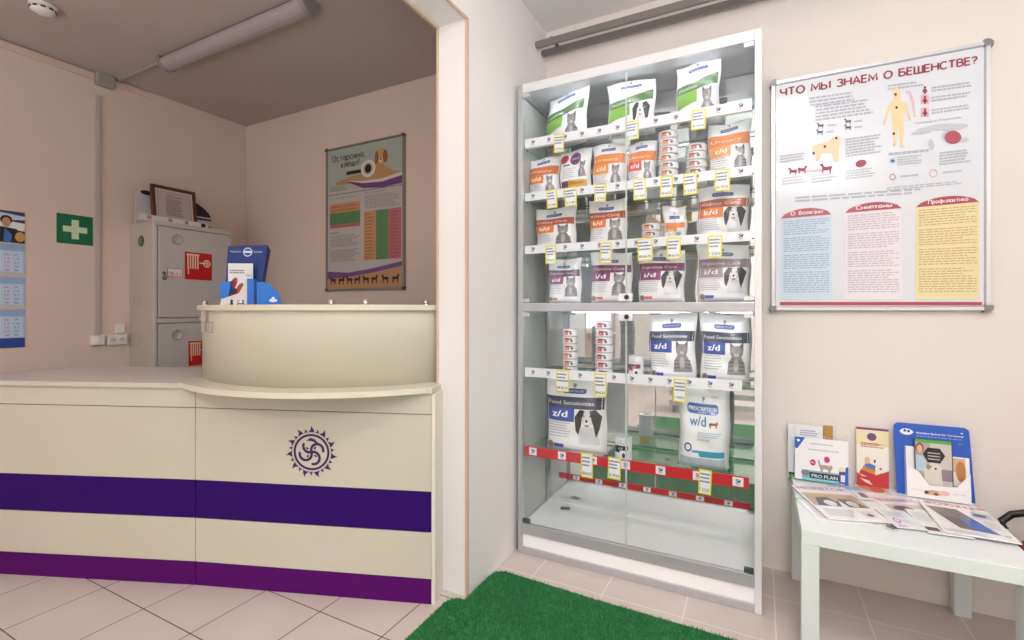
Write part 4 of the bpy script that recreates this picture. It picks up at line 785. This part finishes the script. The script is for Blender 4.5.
pouch('pet_food_bag', (663, 687, 200, 236), S['S3'], 'small slim white and orange bag in the middle of the third shelf', G1, '', '', '', '', 'cat', '', style='small', d=.05, h=.176, yaw=.08)
pouch('pet_food_bag', (697, 750, 179, 234), S['S3'], 'large k/d dog food bag at the right end of the third shelf', G1, BRN, KOR, 'Kidney Care', 'k/d', 'dog', '#2b52b8', d=.1, h=.243)
ZM = 1.2335
pouch('pet_food_bag', (549, 582, 255, 302), ZM, 'small i/d cat food bag with magenta band, leftmost above the middle rail', G1, PUD, PU, 'Digestive Care', 'i/d', 'cat', '#dd6a50', d=.07, h=.222)
pouch('pet_food_bag', (591, 633, 250, 302), ZM, 'magenta i/d cat food bag, second from left above the middle rail', G1, PUD, PU, 'Digestive Care', 'i/d', 'cat', '#dd6a50', h=.24)
pouch('pet_food_bag', (638, 686, 247, 302), ZM, 'magenta i/d dog food bag with a black and white dog above the middle rail', G1, MG, PU, 'Digestive Care', 'i/d', 'dog', '#dd6a50', h=.238)
pouch('pet_food_bag', (697, 750, 243, 302), ZM, 'grey-mauve i/d dog food bag at the right end above the middle rail', G1, '#85707f', '#a592a2', 'Digestive Care', 'i/d', 'dog', '#2b52b8', d=.1, h=.246)
pouch('pet_food_bag', (649, 697, 313, 378), S['S4'], 'blue z/d cat food bag, left of the pair below the middle rail', G1, NVY, BL, 'Food Sensitivities', 'z/d', 'cat', '#2b52b8', h=.296, d=.1)
pouch('pet_food_bag', (700, 751, 313, 381), S['S4'], 'blue z/d cat food bag, right of the pair below the middle rail', G1, NVY, BL, 'Food Sensitivities', 'z/d', 'cat', '#2b52b8', h=.296, d=.1)
pouch('pet_food_bag', (547, 608, 380, 447), S['S5'], 'large blue and white z/d dog food bag on the red-edged shelf', G1, NVY, BL, 'Food Sensitivities', 'z/d', 'dog', '#2b52b8', h=.368, d=.12, yaw=.03)
pouch('pet_food_bag', (678, 731, 387, 463), S['S5'], 'large white w/d bag with teal lettering on the red-edged shelf', G1, '', '', '', '', 'dog', '', style='wd', h=.365, d=.13, Y=2.28)
# ------------------------------------------------------------------ cans
TIN = mat('#dcdee4', .35, .4); CW = mat('#eeeff3', .3, coat=.3)
def can(x, y, z, r, h, c1, c2, label, group, tall=False, turn=0., extra=None):
    t = thing('food_can', label, 'can', (x, y, z), turn, group)
    MB().lathe([(0, .001), (r*.93, 0), (r, .003), (r, h-.003), (r*.96, h), (r*.92, h-.0025), (0, h-.0025)], (0, 0, 0), TIN, 26).build('tin', t)
    lo, hi = .0045, h-.004; R = r+.0004; mb = MB()
    mb.grid(lambda i, j: (R*math.cos(2*math.pi*i), R*math.sin(2*math.pi*i), lo+(hi-lo)*j), 28, 1, CW)
    A = Art(); H = hi-lo
    if tall:
        A.rect(-.95, .46, .9, .66, fink(c1)); A.text('PRESCRIPTION', -.4, .72, .5, .72, .05, fink('#2d4a97')); A.rect(-.95, .36, -.1, .46, fink(c2)); A.text('z/d', -.3, .5, .2, .5, .1, ink('#ffffff')); A.ell(.35, .25, .18, .1, fink('#2b2c38')); A.rect(.25, .12, .32, .3, fink('#2b2c38')); A.rect(.42, .12, .49, .3, fink('#2b2c38')); smark(A, .0, .85, .07)
    else:
        A.rect(-.5, .12, .1, .9, fink(c1)); A.rect(-.45, .3, .0, .55, fink(c2), 2); A.rect(-.4, .62, .5, .82, fink('#8a4a3c'), 2); A.ell(.45, .4, .16, .22, fink('#6a6670'), 2); A.text('Hill\'s', -1.0, .35, -.6, .35, .3, fink('#27408f'), 2); A.text('c/d', -.4, .33, -.1, .33, .22, ink('#ffffff'), 3)
    mb.art(A, lambda u, v, e: Vector(((R+.0003+e)*math.sin(u), -(R+.0003+e)*math.cos(u), lo+H*v)), .0003, sub=3, maxlen=.25)
    mb.build('paper_label', t); return t
def stack(px0, px1, n, sz, r, h, c1, c2, Y, lab, grp, jit=.002):
    x = (onY(px0, 300, Y).x+onY(px1, 300, Y).x)/2
    for i in range(n):
        pos = 'lowest' if i == 0 else ('topmost' if i == n-1 else ['', 'second', 'third', 'fourth', 'fifth', 'sixth'][i]+' from the bottom')
        can(x+random.uniform(-jit, jit), Y+random.uniform(-jit, jit), sz+.0005+i*(h+.0004), r, h, c1, c2, lab % pos, grp, turn=random.uniform(-.15, .15)-.0)
stack(658, 679, 7, S['S2'], .041, .0333, '#ef8a45', '#e4603f', 2.22, 'flat orange can in the tall stack on the second shelf, %s', 'tall stack of orange cans')
stack(685, 707, 5, S['S2'], .043, .0352, '#ef9350', '#3c4a8c', 2.27, 'orange-banded can in the shorter stack on the second shelf, %s', 'short stack of orange cans')
stack(641, 661, 3, S['S3'], .040, .032, '#ee7a40', '#e4603f', 2.22, 'flat orange can in the little stack on the third shelf, %s', 'little stack of orange cans')
stack(561.5, 579, 6, S['S4'], .037, .0365, '#ef8a55', '#e4704f', 2.24, 'flat orange can in the stack below the middle rail, %s', 'left stack on the fourth shelf')
stack(594.5, 614, 7, S['S4'], .041, .0368, '#e0566a', '#d03a50', 2.24, 'flat red can in the stack below the middle rail, %s', 'red can stack on the fourth shelf')
x = onY(636, 360, 2.22).x; can(x, 2.22, S['S4']+.0005, .034, .105, '#8c3a5e', '#a85078', 'tall white can with a magenta band below the middle rail', 'tall cans', True, -.1)
x = onY(623.5, 440, 2.22).x; can(x, 2.22, S['S5']+.0005, .038, .115, '#2a3350', '#2a3350', 'tall white can with a navy band on the red-edged shelf', 'tall cans', True, -.1)
x = onY(655, 420, 2.40).x
# small loose items
o = MB().box(-.018, 0, 0, .018, .05, .0015, mat('#8c8a88', .4)).build('paper_slip'); p = onZ(578, 487, .151); o.location = (p.x+.02, min(p.y, 2.38), .151); o.rotation_euler = (0, 0, -1.2); tag(o, 'small dark paper slip lying on the bare bottom of the cabinet', 'paper slip')
# ------------------------------------------------------------------ SIDE TABLE
TX0, TX1, TY0, TY1, TZ = .125, .73, 1.917, 2.53, .45
TW = mat('#e9eff1', .3, coat=.2)
t = thing('side_table', 'square white side table with thick legs against the right wall', 'table', ((TX0+TX1)/2, (TY0+TY1)/2, 0))
MB().box(TX0, TY0, TZ-.05, TX1, TY1, TZ, TW).build('tabletop', t, world=True, bevel=.002)
for x in (TX0, TX1-.052):
    for y in (TY0, TY1-.052): MB().box(x, y, 0, x+.052, y+.052, TZ-.0505, TW).build('leg', t, world=True, bevel=.0015)
# flat magazines: quadrilaterals measured on the tabletop plane
PAPW = mat('#f3f3f5', .25, coat=.4)
def sheet(name, corners, z, th, art, label, catg, grp=None):
    P = [onZ(px, py, z+th) for px, py in corners]      # TL TR BR BL
    TL, TR_, BR, BL_ = P
    TR2 = TL+(TR_-TL); u = (TR_-TL+BR-BL_)/2; v = (BL_-TL+BR-TR_)/2     # squared-up sheet
    u.z = v.z = 0; un = u.normalized(); vv = v-un*v.dot(un); c = (TL+TR_+BR+BL_)/4; W_, H_ = u.length, vv.length; vn = vv.normalized()
    o0 = c-un*W_/2-vn*H_/2
    f = lambda a, b, e: Vector((*(o0+un*W_*a+vn*H_*b).xy, z+th+e))
    q = [f(0, 0, 0), f(1, 0, 0), f(1, 1, 0), f(0, 1, 0)]
    mb = MB().prism([(w.x, w.y) for w in q][::-1], z, z+th, PAPW).art(art, f, .0001)
    o = mb.build(name, org=(c.x, c.y, z)); tag(o, label, catg, grp); return o
GI = lambda h: mat(h, .3, coat=.3)
grp = 'magazines and leaflets lying on the table'
z = TZ+.0004
A = Art(); A.rect(0, 0, 1, .12, GI('#8fd3a4')); A.body(.1, .3, .9, .9, 8, GI('#b9bcc4')); A.frame(.1, .2, .9, .25, .01, GI('#9a9ca4'))
sheet('magazine', [(790, 496), (836, 500), (880, 524), (823, 521)], z, .002, A, 'white magazine with a mint green edge half hidden under the left one on the table', 'magazine', grp)
A = Art(); A.rect(0, 0, 1, .4, GI('#b9cdea')); A.body(.05, .45, .6, .9, 4, GI('#8f97ad')); A.rect(.7, .5, .9, .85, GI('#6d7390')); A.text('АКЦИЯ', .1, .3, .9, .3, -.2, GI('#5c7ab5'), 2)
sheet('leaflet', [(830, 484), (862, 487), (872, 500), (838, 497)], z+.003, .001, A, 'small leaflet with a pale blue header behind the left magazine', 'leaflet', grp)
A = Art(); A.rect(0, 0, 1, .9, GI('#e8cbb2')); A.ell(.6, .5, .3, .35, GI('#c4744e'), 2); A.ell(.3, .4, .2, .25, GI('#d79b78'), 2)
sheet('leaflet', [(848, 482), (882, 486), (893, 495), (864, 493)], z, .001, A, 'small leaflet with an orange-brown picture in front of the yellow and red card', 'leaflet', grp)
A = Art(); A.text('MONITOR', .06, .14, .96, .14, -.10, GI('#c2405c'), 3, .02); A.rect(.03, .25, .97, .64, GI('#b49a7c')); A.rect(.03, .25, .97, .34, GI('#c9a46c'), 2)
A.poly([(.1, .64), (.2, .4), (.42, .36), (.5, .5), (.6, .4), (.8, .42), (.95, .64)], GI('#3a3848'), 3); A.ell(.36, .55, .1, .09, GI('#dfe1ea'), 4); A.ell(.74, .54, .09, .09, GI('#d3c9c4'), 4); A.poly([(.5, .64), (.56, .45), (.62, .64)], GI('#e8e8ee'), 4)
A.body(.1, .72, .6, .92, 5, GI('#a9aab4')); A.rect(.68, .74, .9, .9, GI('#c9cdd2')); A.ell(.8, .84, .05, .04, GI('#5a5c66'), 2); A.text('ветеринарный', .3, .045, .7, .045, -.025, GI('#a0a0a8'), 3)
sheet('magazine', [(790, 483.5), (846, 489), (889, 521), (829, 520)], z+.0045, .003, A, 'magazine with a red title and a dog photo at the left end of the table', 'magazine', grp)
A = Art(); A.rect(.05, .05, .95, .2, GI('#e6c3cf')); A.text('ПРОГРАММА', .1, .16, .9, .16, -.07, GI('#cf6d86'), 2); A.rect(.1, .3, .9, .62, GI('#c8b9b0')); A.ell(.4, .45, .2, .1, GI('#7d6238'), 2); A.ell(.7, .52, .15, .08, GI('#e4dcd6'), 2); A.body(.1, .68, .9, .92, 6, GI('#b3b4bd'))
sheet('magazine', [(866, 495), (909, 499), (965, 526), (912, 526)], z, .002, A, 'white magazine with pink title and brown photo in the middle of the table', 'magazine', grp)
A = Art(); A.body(.08, .1, .9, .4, 7, GI('#b3b4bd')); A.ring(.3, .6, .08, .12, GI('#d06070'), 2); A.rect(.5, .5, .9, .8, GI('#d5d8df')); A.text('PRO', .15, .93, .45, .93, -.1, GI('#c94f60'), 2)
sheet('leaflet', [(868, 507), (898, 511), (936, 531), (905, 529)], z+.0045, .001, A, 'small white leaflet with red spots at the front middle of the table', 'leaflet', grp)
A = Art(); A.poly([(0, .1), (.5, 0), (1, .8), (.6, 1), (.1, .9)], GI('#4a4c58')); A.rect(.4, .0, .8, .2, GI('#c23a5c'), 2); A.ell(.35, .5, .12, .2, GI('#6e7080'), 2)
sheet('leaflet', [(883, 519), (893, 521), (902, 531), (886, 528)], z+.003, .001, A, 'tiny dark grey picture card at the front edge of the table', 'leaflet', grp)
A = Art(); A.body(.06, .1, .5, .5, 7, GI('#b3b4bd')); A.rect(.5, .15, .95, .5, GI('#9c9ca6')); A.ell(.7, .35, .15, .13, GI('#3f4050'), 2); A.rect(.05, .75, .35, .9, GI('#5a2b38'), 2); A.rect(.6, .7, .75, .85, GI('#d06070'), 2)
sheet('magazine', [(905, 508), (944, 514), (976, 538), (927, 533)], z+.0045, .002, A, 'white magazine with small photos tucked under the front of the blue tablet one', 'magazine', grp)
A = Art(); A.text('ЭКСПОЗИЦИЯ', .06, .12, .97, .12, -.075, GI('#d2526a'), 3, .02); A.body(.1, .02, .7, .045, 1, GI('#c08090'), 2)
A.poly([(.05, .2), (.52, .2), (.82, .86), (.3, .82)], GI('#5d5960'), 2); A.poly([(.42, .5), (.66, .5), (.82, .86), (.5, .84)], GI('#2c5fb4'), 3); A.poly([(.05, .2), (.3, .2), (.44, .5), (.2, .5)], GI('#7b6a60'), 3)
A.rect(.68, .22, .97, .42, GI('#b9bfd0'), 2); A.ell(.8, .32, .1, .05, GI('#3a4468'), 3); A.body(.75, .48, .97, .7, 6, GI('#b3b4bd')); A.body(.05, .88, .6, .97, 2, GI('#b3b4bd')); A.ell(.9, .86, .05, .03, GI('#8fc8a8'), 2)
sheet('magazine', [(911, 498), (984, 508), (1021, 544), (951, 532)], z+.009, .003, A, 'large magazine with a dark and blue photo at the right end of the table', 'magazine', grp)
# ---- upright cards on the table
def upright(name, px0, py0, px1, py1, Y, th, base, drawer, label, catg, lean=-.06, z0=None, round_=0.):
    a, b = onY(px0, py1, Y), onY(px1, py0, Y); w, h = b.x-a.x, b.z-(z0 if z0 is not None else a.z); zz = z0 if z0 is not None else a.z
    A = Art(lambda u, v: (u*w, v*h)); drawer(A)
    if round_:
        r = round_; pts = [(0, 0), (w, 0)]+[(w-r+r*math.cos(q), h-r+r*math.sin(q)) for q in [i*math.pi/12 for i in range(7)]]+[(r+r*math.cos(q), h-r+r*math.sin(q)) for q in [math.pi/2+i*math.pi/12 for i in range(7)]]
        mb = MB().prismY(pts, 0, th, base)
    else: mb = MB().box(0, 0, 0, w, th, h, base)
    mb.art(A, lambda u, v, e: Vector((u, -e, v)), .0003); 
    return mb, (a.x, Y, zz), w, h, lean
def finish(u, name, label, catg):
    mb, loc, w, h, lean = u; o = mb.build(name); o.location = loc; o.rotation_euler = (lean, 0, 0); return tag(o, label, catg)
def d1(A):
    A.rect(.02, .02, .98, .98, GI('#eef2fa')); A.body(.35, .8, .9, .92, 3, GI('#a6acc2'), 2); A.rect(.3, .67, .92, .76, GI('#a3add0'), 2); A.rect(.32, .685, .9, .745, GI('#eef0f8'), 3); A.text('ДЕНТАЛЬ', .36, .69, .86, .69, .04, GI('#4c5896'), 4, .02); A.rect(.2, .02, .22, .98, GI('#cfd5e4'), 2); A.rect(.02, .0, .2, .08, GI('#5fb24c'), 3); A.rect(.02, .08, .2, .12, GI('#2c3f8c'), 3)
finish(upright('booklet', 788, 427, 823, 478, 2.508, .006, PAPW, d1, '', '', lean=-.03), 'booklet', 'tall white booklet standing at the back left corner of the table', 'booklet')
def d2(A): A.rect(0, .5, 1, 1, GI('#b88a3c')); A.rect(0, 0, 1, .5, GI('#85736a')); A.text('PLAN', .05, .7, .95, .7, .1, GI('#eadcc0'), 3)
finish(upright('card', 823.5, 426.5, 833, 478, 2.515, .003, GI('#8a7766'), d2, '', '', lean=-.03, z0=TZ+.001), 'card', 'narrow brown and ochre card standing behind the white booklets', 'card')
def d3(A):
    A.poly([(0, 1), (.2, 1), (.05, .72), (0, .74)], GI('#1e63c8')); A.ell(.07, .92, .03, .03, GI('#ffffff'), 2); A.body(.3, .84, .75, .9, 1, GI('#c0c5d4'), 2); A.body(.25, .7, .85, .76, 1, GI('#c0c5d4'), 2)
    A.rect(.14, .02, .84, .24, GI('#8ab2be')); A.rect(.14, .0, .84, .06, GI('#7ed0d4'), 2); A.rect(.28, .06, .83, .2, GI('#27333c'), 3); A.text('PRO PLAN', .32, .085, .8, .085, .08, GI('#dfe6ea'), 4, .02); A.ell(.2, .17, .08, .07, GI('#79828e'), 3)
    A.poly([(.46, .36), (.44, .5), (.47, .52), (.49, .4), (.6, .4), (.66, .38), (.68, .42), (.72, .38), (.7, .3), (.68, .3), (.67, .24), (.64, .24), (.62, .3), (.54, .3), (.53, .24), (.5, .24)], GI('#b79f94'), 4); A.ell(.345, .43, .055, .075, GI('#cf2d7c'), 3); A.ell(.61, .53, .055, .075, GI('#cf2d7c'), 3); A.text('Rx', .32, .41, .37, .41, .04, GI('#ffffff'), 5)
    A.rect(.83, .02, .96, .3, GI('#4c3a8c'), 3); A.rect(.86, .06, .94, .22, GI('#e6dff0'), 4); A.poly([(.93, .0), (1, .0), (1, .42), (.95, .4)], GI('#1e63c8'), 5); A.ell(.88, .34, .06, .05, GI('#eadcae'), 3)
tt = thing('leaflet_holder', 'white landscape leaflet holder with pink dots and a dark name bar on the table', 'leaflet holder')
u = upright('x', 795, 442.5, 848.5, 479, 2.458, .004, PAPW, d3, '', '', z0=TZ+.008); tt.location = u[1]; tt.rotation_euler = (-.07, 0, 0)
u[0].build('front_panel', tt); MB().box(0, .004, 0, .004, .04, .10, PAPW).box(u[2]-.004, .004, 0, u[2], .04, .10, GI('#1e63c8')).box(.004, .004, 0, u[2]-.004, .04, .003, PAPW).build('side_panel', tt); MB().box(0, .04, 0, u[2], .043, u[3]*.97, PAPW).build('back_panel', tt)
def d4(A):
    A.rect(0, 0, 1, 1, GI('#f0e4b6')); A.rect(0, .25, 1, .7, GI('#f3efe2'), 2); A.rect(0, .965, 1, 1, GI('#7a3a78'), 3); A.ell(.48, .85, .13, .06, GI('#4a57a0'), 3); A.ell(.48, .85, .15, .025, GI('#8a3a5a'), 4); A.ring(.48, .85, .13, .15, GI('#6a78b4'), 4, sy=.45)
    A.body(.15, .66, .85, .75, 3, GI('#c06a60'), 3); A.text('Сухой корм', .15, .72, .85, .72, .02, GI('#8a3a3a'), 4)
    for i, (cc) in enumerate(('#b83440', '#d8843c', '#4878b8')): A.poly([(.08+i*.08, .2+i*.07), (.56, .14+i*.07), (.6, .22+i*.07), (.14+i*.08, .28+i*.07)], GI(cc), 3+i)
    A.ell(.34, .44, .09, .06, GI('#d9bd94'), 7); A.ell(.52, .46, .06, .04, GI('#eeeae4'), 7); A.ell(.57, .44, .03, .03, GI('#2b2930'), 8)
    A.poly([(0, .0), (1, 0), (1, .3), (.85, .26), (.5, .18), (.2, .16), (0, .22)], GI('#c8323c'), 6); A.poly([(.1, .13), (.4, .1), (.5, .03), (.3, .06)], GI('#f0d8c8'), 8); A.ell(.75, .32, .04, .02, GI('#c05070'), 6)
finish(upright('card', 856.5, 430, 889, 484, 2.512, .005, GI('#e8d8b0'), d4, '', '', lean=-.03, z0=TZ+.001), 'leaflet', 'yellow and red portrait leaflet standing in the middle of the table back', 'leaflet')
# blue holder
a, b = onY(896, 493, 2.465), onY(975.5, 428, 2.465); w, h = b.x-a.x, .285
tt = thing('leaflet_holder', 'large blue leaflet holder with white pocket leaning on the wall at the table back', 'leaflet holder', (a.x, 2.478, TZ+.0005)); tt.rotation_euler = (-.10, 0, 0)
BH = mat('#1359c4', .35, coat=.3); r = .018
pts = [(.006, 0), (w+.004, 0)]+[(w-r-.006+r*math.cos(q), h-r+r*math.sin(q)) for q in [i*math.pi/12 for i in range(7)]]+[(r+r*math.cos(q), h-r+r*math.sin(q)) for q in [math.pi/2+i*math.pi/12 for i in range(7)]]
A = Art(lambda u, v: (u*w, v*h)); WI = GI('#eef2fa'); A.ell(.17, .88, .085, .045, WI); A.ell(.17, .88, .095, .022, WI, 2); A.ell(.15, .895, .02, .02, BH, 3); A.ell(.2, .89, .02, .02, BH, 3)
A.text('Nutrition System for Carnivores', .30, .865, .90, .865, .028, WI, 2, .02); A.body(.30, .82, .88, .845, 1, GI('#7fa4e0'), 2); A.text('pro', .84, .77, .88, .77, .015, WI, 2); A.ell(.88, .92, .015, .01, WI, 2)
MB().prismY(pts, 0, .004, BH).art(A, lambda u, v, e: Vector((u, -e, v)), .0003).build('back_panel', tt)
A = Art(lambda u, v: (u*w, v*h)); A.ell(.48, .09, .11, .035, GI('#d8a884')); A.ell(.38, .085, .03, .025, GI('#6a4a3a'), 2); A.ell(.5, .075, .03, .02, GI('#8a5a40'), 2); A.ell(.6, .1, .07, .03, GI('#e8c0b0'), 2); A.text('Royal care', .2, .1, .34, .1, .015, GI('#7fa4e0')); A.text('for life', .72, .1, .86, .1, .015, GI('#7fa4e0'))
MB().prismY([(.13*w, 0), (.93*w, 0), (.93*w, .40*h), (.76*w, .20*h), (.42*w, .18*h), (.28*w, .36*h), (.13*w, .45*h)], -.034, -.031, PAPW).art(A, lambda u, v, e: Vector((u, -.034-e, v)), .0003).build('pocket_front', tt)
MB().box(.13*w, -.031, 0, .145*w, 0, .66*h, PAPW).box(.145*w, -.004, .02, .27*w, 0, .68*h, PAPW).box(.915*w, -.031, 0, .93*w, 0, .30*h, PAPW).box(.145*w, -.031, 0, .915*w, 0, .002, PAPW).build('pocket_side', tt)
lt = thing('leaflet', 'leaflet with a black hexagon over a woman and small pale dog', 'leaflet', (a.x+.27*w, 2.478, TZ+.006)); lt.rotation_euler = (-.10, 0, 0)
lw_, lh = .46*w, .78*h; A = Art(lambda u, v: (u*lw_, v*lh)); A.rect(0, 0, 1, 1, GI('#b0a8a4')); A.rect(0, .94, 1, 1, GI('#57a83c'), 2); A.rect(.4, .45, 1, .94, GI('#cfcac2'), 2); A.rect(.5, .3, 1, .5, GI('#8c8288'), 2); A.rect(0, 0, 1, .3, GI('#c4c4c8'), 2)
A.ell(.12, .84, .12, .1, GI('#8a5a3a'), 3); A.ell(.12, .82, .08, .075, GI('#e0b498'), 4); A.poly([(0, .72), (.2, .7), (.4, .5), (.3, .42), (0, .45)], GI('#b9cfe0'), 4); A.poly([(.2, .5), (.7, .5), (.75, .1), (.3, .1)], GI('#dcd8ce'), 5); A.ell(.5, .5, .22, .1, GI('#e0d9cc'), 6); A.ell(.55, .5, .03, .02, GI('#33302e'), 7); A.ell(.42, .53, .02, .015, GI('#33302e'), 7); A.ell(.35, .52, .06, .05, GI('#9a8a7c'), 7)
A.poly([(.2, .74), (.34, .86), (.68, .86), (.82, .74), (.68, .6), (.34, .6)], GI('#1d1c20'), 8); A.body(.34, .64, .7, .8, 3, GI('#c8c8cc'), 9, fill=.35)
MB().box(-.003, -.014, 0, lw_+.003, -.008, lh, GI('#2b292c')).art(A, lambda u, v, e: Vector((u, -.014-e, v)), .0002).build('sheet', lt)
A = Art(); A.rect(0, 0, .05, .15, GI('#d9b68c')); A.ell(.02, .07, .02, .028, GI('#e8e2dc'), 2); A.ell(.035, .1, .015, .04, GI('#b9804c'), 2)
o = MB().box(0, 0, 0, .062, .003, .165, PAPW).art(A, lambda u, v, e: Vector((u, -e, v+.01)), .0003).build('card'); o.location = (a.x+.70*w, 2.472, TZ+.006); o.rotation_euler = (-.10, 0, 0); tag(o, 'tan picture card peeking out right of the hexagon leaflet in the blue holder', 'card')
# ------------------------------------------------------------------ chair at the right edge
t = thing('chair', 'black chair with a brick red seat and curved armrest behind the table at right', 'chair', (1.09, 2.20, 0), -math.pi/2)
BK = mat('#1c1b1d', .4); RS = mat('#8e3c36', .8, bump=.2, bscale=300)
def dome(rx, ry, z0, z1, p=2.2, inv=1):
    def f(i, j):
        a_ = 2*math.pi*i; r_ = 1-j; zz = z0+(z1-z0)*(1-r_**p)**.6; return Vector((rx*r_*math.cos(a_), ry*r_*math.sin(a_), zz))
    return f
MB().grid(dome(.245, .325, .375, .468, 5), 36, 8, RS).build('seat', t)
mb = MB(); mb.grid(lambda i, j: dome(.25, .335, .374, .235, 5)(1-i, j), 36, 8, BK); mb.build('seat_shell', t)
for sx in (-1, 1):
    for sy in (-1, 1): MB().tube([(sx*.17, sy*.12, .25), (sx*.2, sy*.19, .0)], .011, mat('#2a292b', .35, .6), 10).build('leg', t)
for sx in (-1, 1): MB().tube([(sx*.24, -.28, .385), (sx*.245, -.285, .41), (sx*.24, -.26, .44), (sx*.235, -.2, .463), (sx*.23, 0, .475), (sx*.23, .12, .49), (sx*.22, .24, .56)], .013, BK, 10).build('armrest', t)
def bk(i, j): x = (i-.5)*.50*(1-.15*j); return Vector((x, .27+.03*j-.05*(2*i-1)**2, .42+.42*j))
MB().grid(bk, 16, 10, RS).grid(lambda i, j: bk(1-i, j)+Vector((0, .02, 0)), 16, 10, BK).build('backrest', t)
# ------------------------------------------------------------------ the unseen part of the room (reflected in the mirror back)
t = thing('slatted_bench', 'low grey slatted bench seen only as a reflection in the cabinet mirror', 'bench', (-.35, -1.15, 0))
BS = mat('#c9cbc9', .5)
for k in range(5): MB().box(-.6, -.2+k*.085, .42, .6, -.135+k*.085, .44, BS).build('slat', t)
for k in range(3): MB().box(-.6, .20, .08+k*.12, .6, .215, .14+k*.12, BS).build('slat', t)
for sx in (-.57, .53): MB().box(sx, -.18, 0, sx+.04, .19, .42, mat('#8b8d8c', .5)).build('leg', t)
d_ = struct(MB().box(-2.0, YF, 0, -1.3, YF+.03, 2.05, mat('#eeeeec', .4)).box(-2.06, YF, 0, -2.0, YF+.04, 2.1, FRM).box(-1.3, YF, 0, -1.24, YF+.04, 2.1, FRM).box(-2.06, YF, 2.05, -1.24, YF+.04, 2.11, FRM).build('door_1'))
MB().tube([(-1.38, YF+.03, 1.0), (-1.38, YF+.07, 1.0), (-1.5, YF+.07, 1.0)], .008, MET).build('door_handle', d_)
# ceiling panels
FILL_LAMP = mat('#fffaf6', .5, emit=32.)
def lamp(x, y, z, w, d, m, lab):
    t = thing('ceiling_light', lab, 'ceiling light', (x, y, z))
    MB().box(-w/2-.02, -d/2-.02, -.02, w/2+.02, d/2+.02, 0, FRM).build('housing', t)
    MB().box(-w/2, -d/2, -.03, w/2, d/2, -.0205, m).build('diffuser', t)
lamp(.22, .54, ZC, .26, .26, mat('#fffaf4', .5, emit=75.), 'lit square ceiling panel above the grass mat, nearer the glass cabinet')
lamp(.5, -1.5, ZC, 1.0, .5, FILL_LAMP, 'added unseen ceiling panel brightening the rear of the room')  # fill panel added out of view in place of window light
lamp(-2.6, -.7, ZL, .9, .4, mat('#ffe9d8', .5, emit=9.), 'added unseen ceiling panel brightening the left room')  # out-of-view panel added to brighten the left room
# ------------------------------------------------------------------ daylight, added fill lamps and camera
wd = bpy.data.worlds.new('World'); bpy.context.scene.world = wd; wd.use_nodes = True
bg = wd.node_tree.nodes['Background']; bg.inputs[0].default_value = (.80, .88, 1, 1); bg.inputs[1].default_value = .8
for (x, y, z, sx, sy, pw) in ((-2.7, YF-.25, 1.5, 1.1, 1.2, 9),):
    L = bpy.data.lights.new('window_daylight', 'AREA'); L.shape = 'RECTANGLE'; L.size = sx; L.size_y = sy; L.energy = pw; L.color = (.93, .96, 1)
    lo = bpy.data.objects.new('window_daylight', L); C.objects.link(lo); lo.location = (x, y, z); lo.rotation_euler = (math.radians(90), 0, 0)
for (x, y, z, sx, sy, pw, cc) in ((.5, -.6, 1.55, 1.6, 1.8, 66, (.98, .98, 1)), (-2.4, -1.0, 1.5, 1.4, 1.2, 17, (1, .96, .93))):      # added fill lamps aimed up to brighten ceilings and rooms
    L = bpy.data.lights.new('bounce_fill', 'AREA'); L.shape = 'RECTANGLE'; L.size = sx; L.size_y = sy; L.energy = pw; L.color = cc
    lo = bpy.data.objects.new('bounce_fill', L); C.objects.link(lo); lo.location = (x, y, z); lo.rotation_euler = (math.radians(180), 0, 0)
for zz, pw in ((2.288, .75), (1.186, .4)):      # added lamps that brighten the cabinet inside, hidden behind its header and middle rail
    L = bpy.data.lights.new('cabinet_fill', 'AREA'); L.shape = 'RECTANGLE'; L.size = .98; L.size_y = .012; L.energy = pw; L.color = (.97, .98, 1)
    lo = bpy.data.objects.new('cabinet_fill', L); C.objects.link(lo); lo.location = (-.53, 2.163, zz); lo.rotation_euler = (math.radians(18), 0, 0)
cam = bpy.data.cameras.new('camera'); co = bpy.data.objects.new('camera', cam); C.objects.link(co)
cam.sensor_width = 36; cam.lens = F/1024*36; cam.shift_y = -(320-HY)/1024; cam.clip_start = .02
co.location = (0, 0, EYE); co.rotation_euler = (math.radians(90), 0, TH)
sc = bpy.context.scene; sc.camera = co
sc.view_settings.view_transform = 'Standard'; sc.view_settings.look = 'None'; sc.view_settings.exposure = 0.0
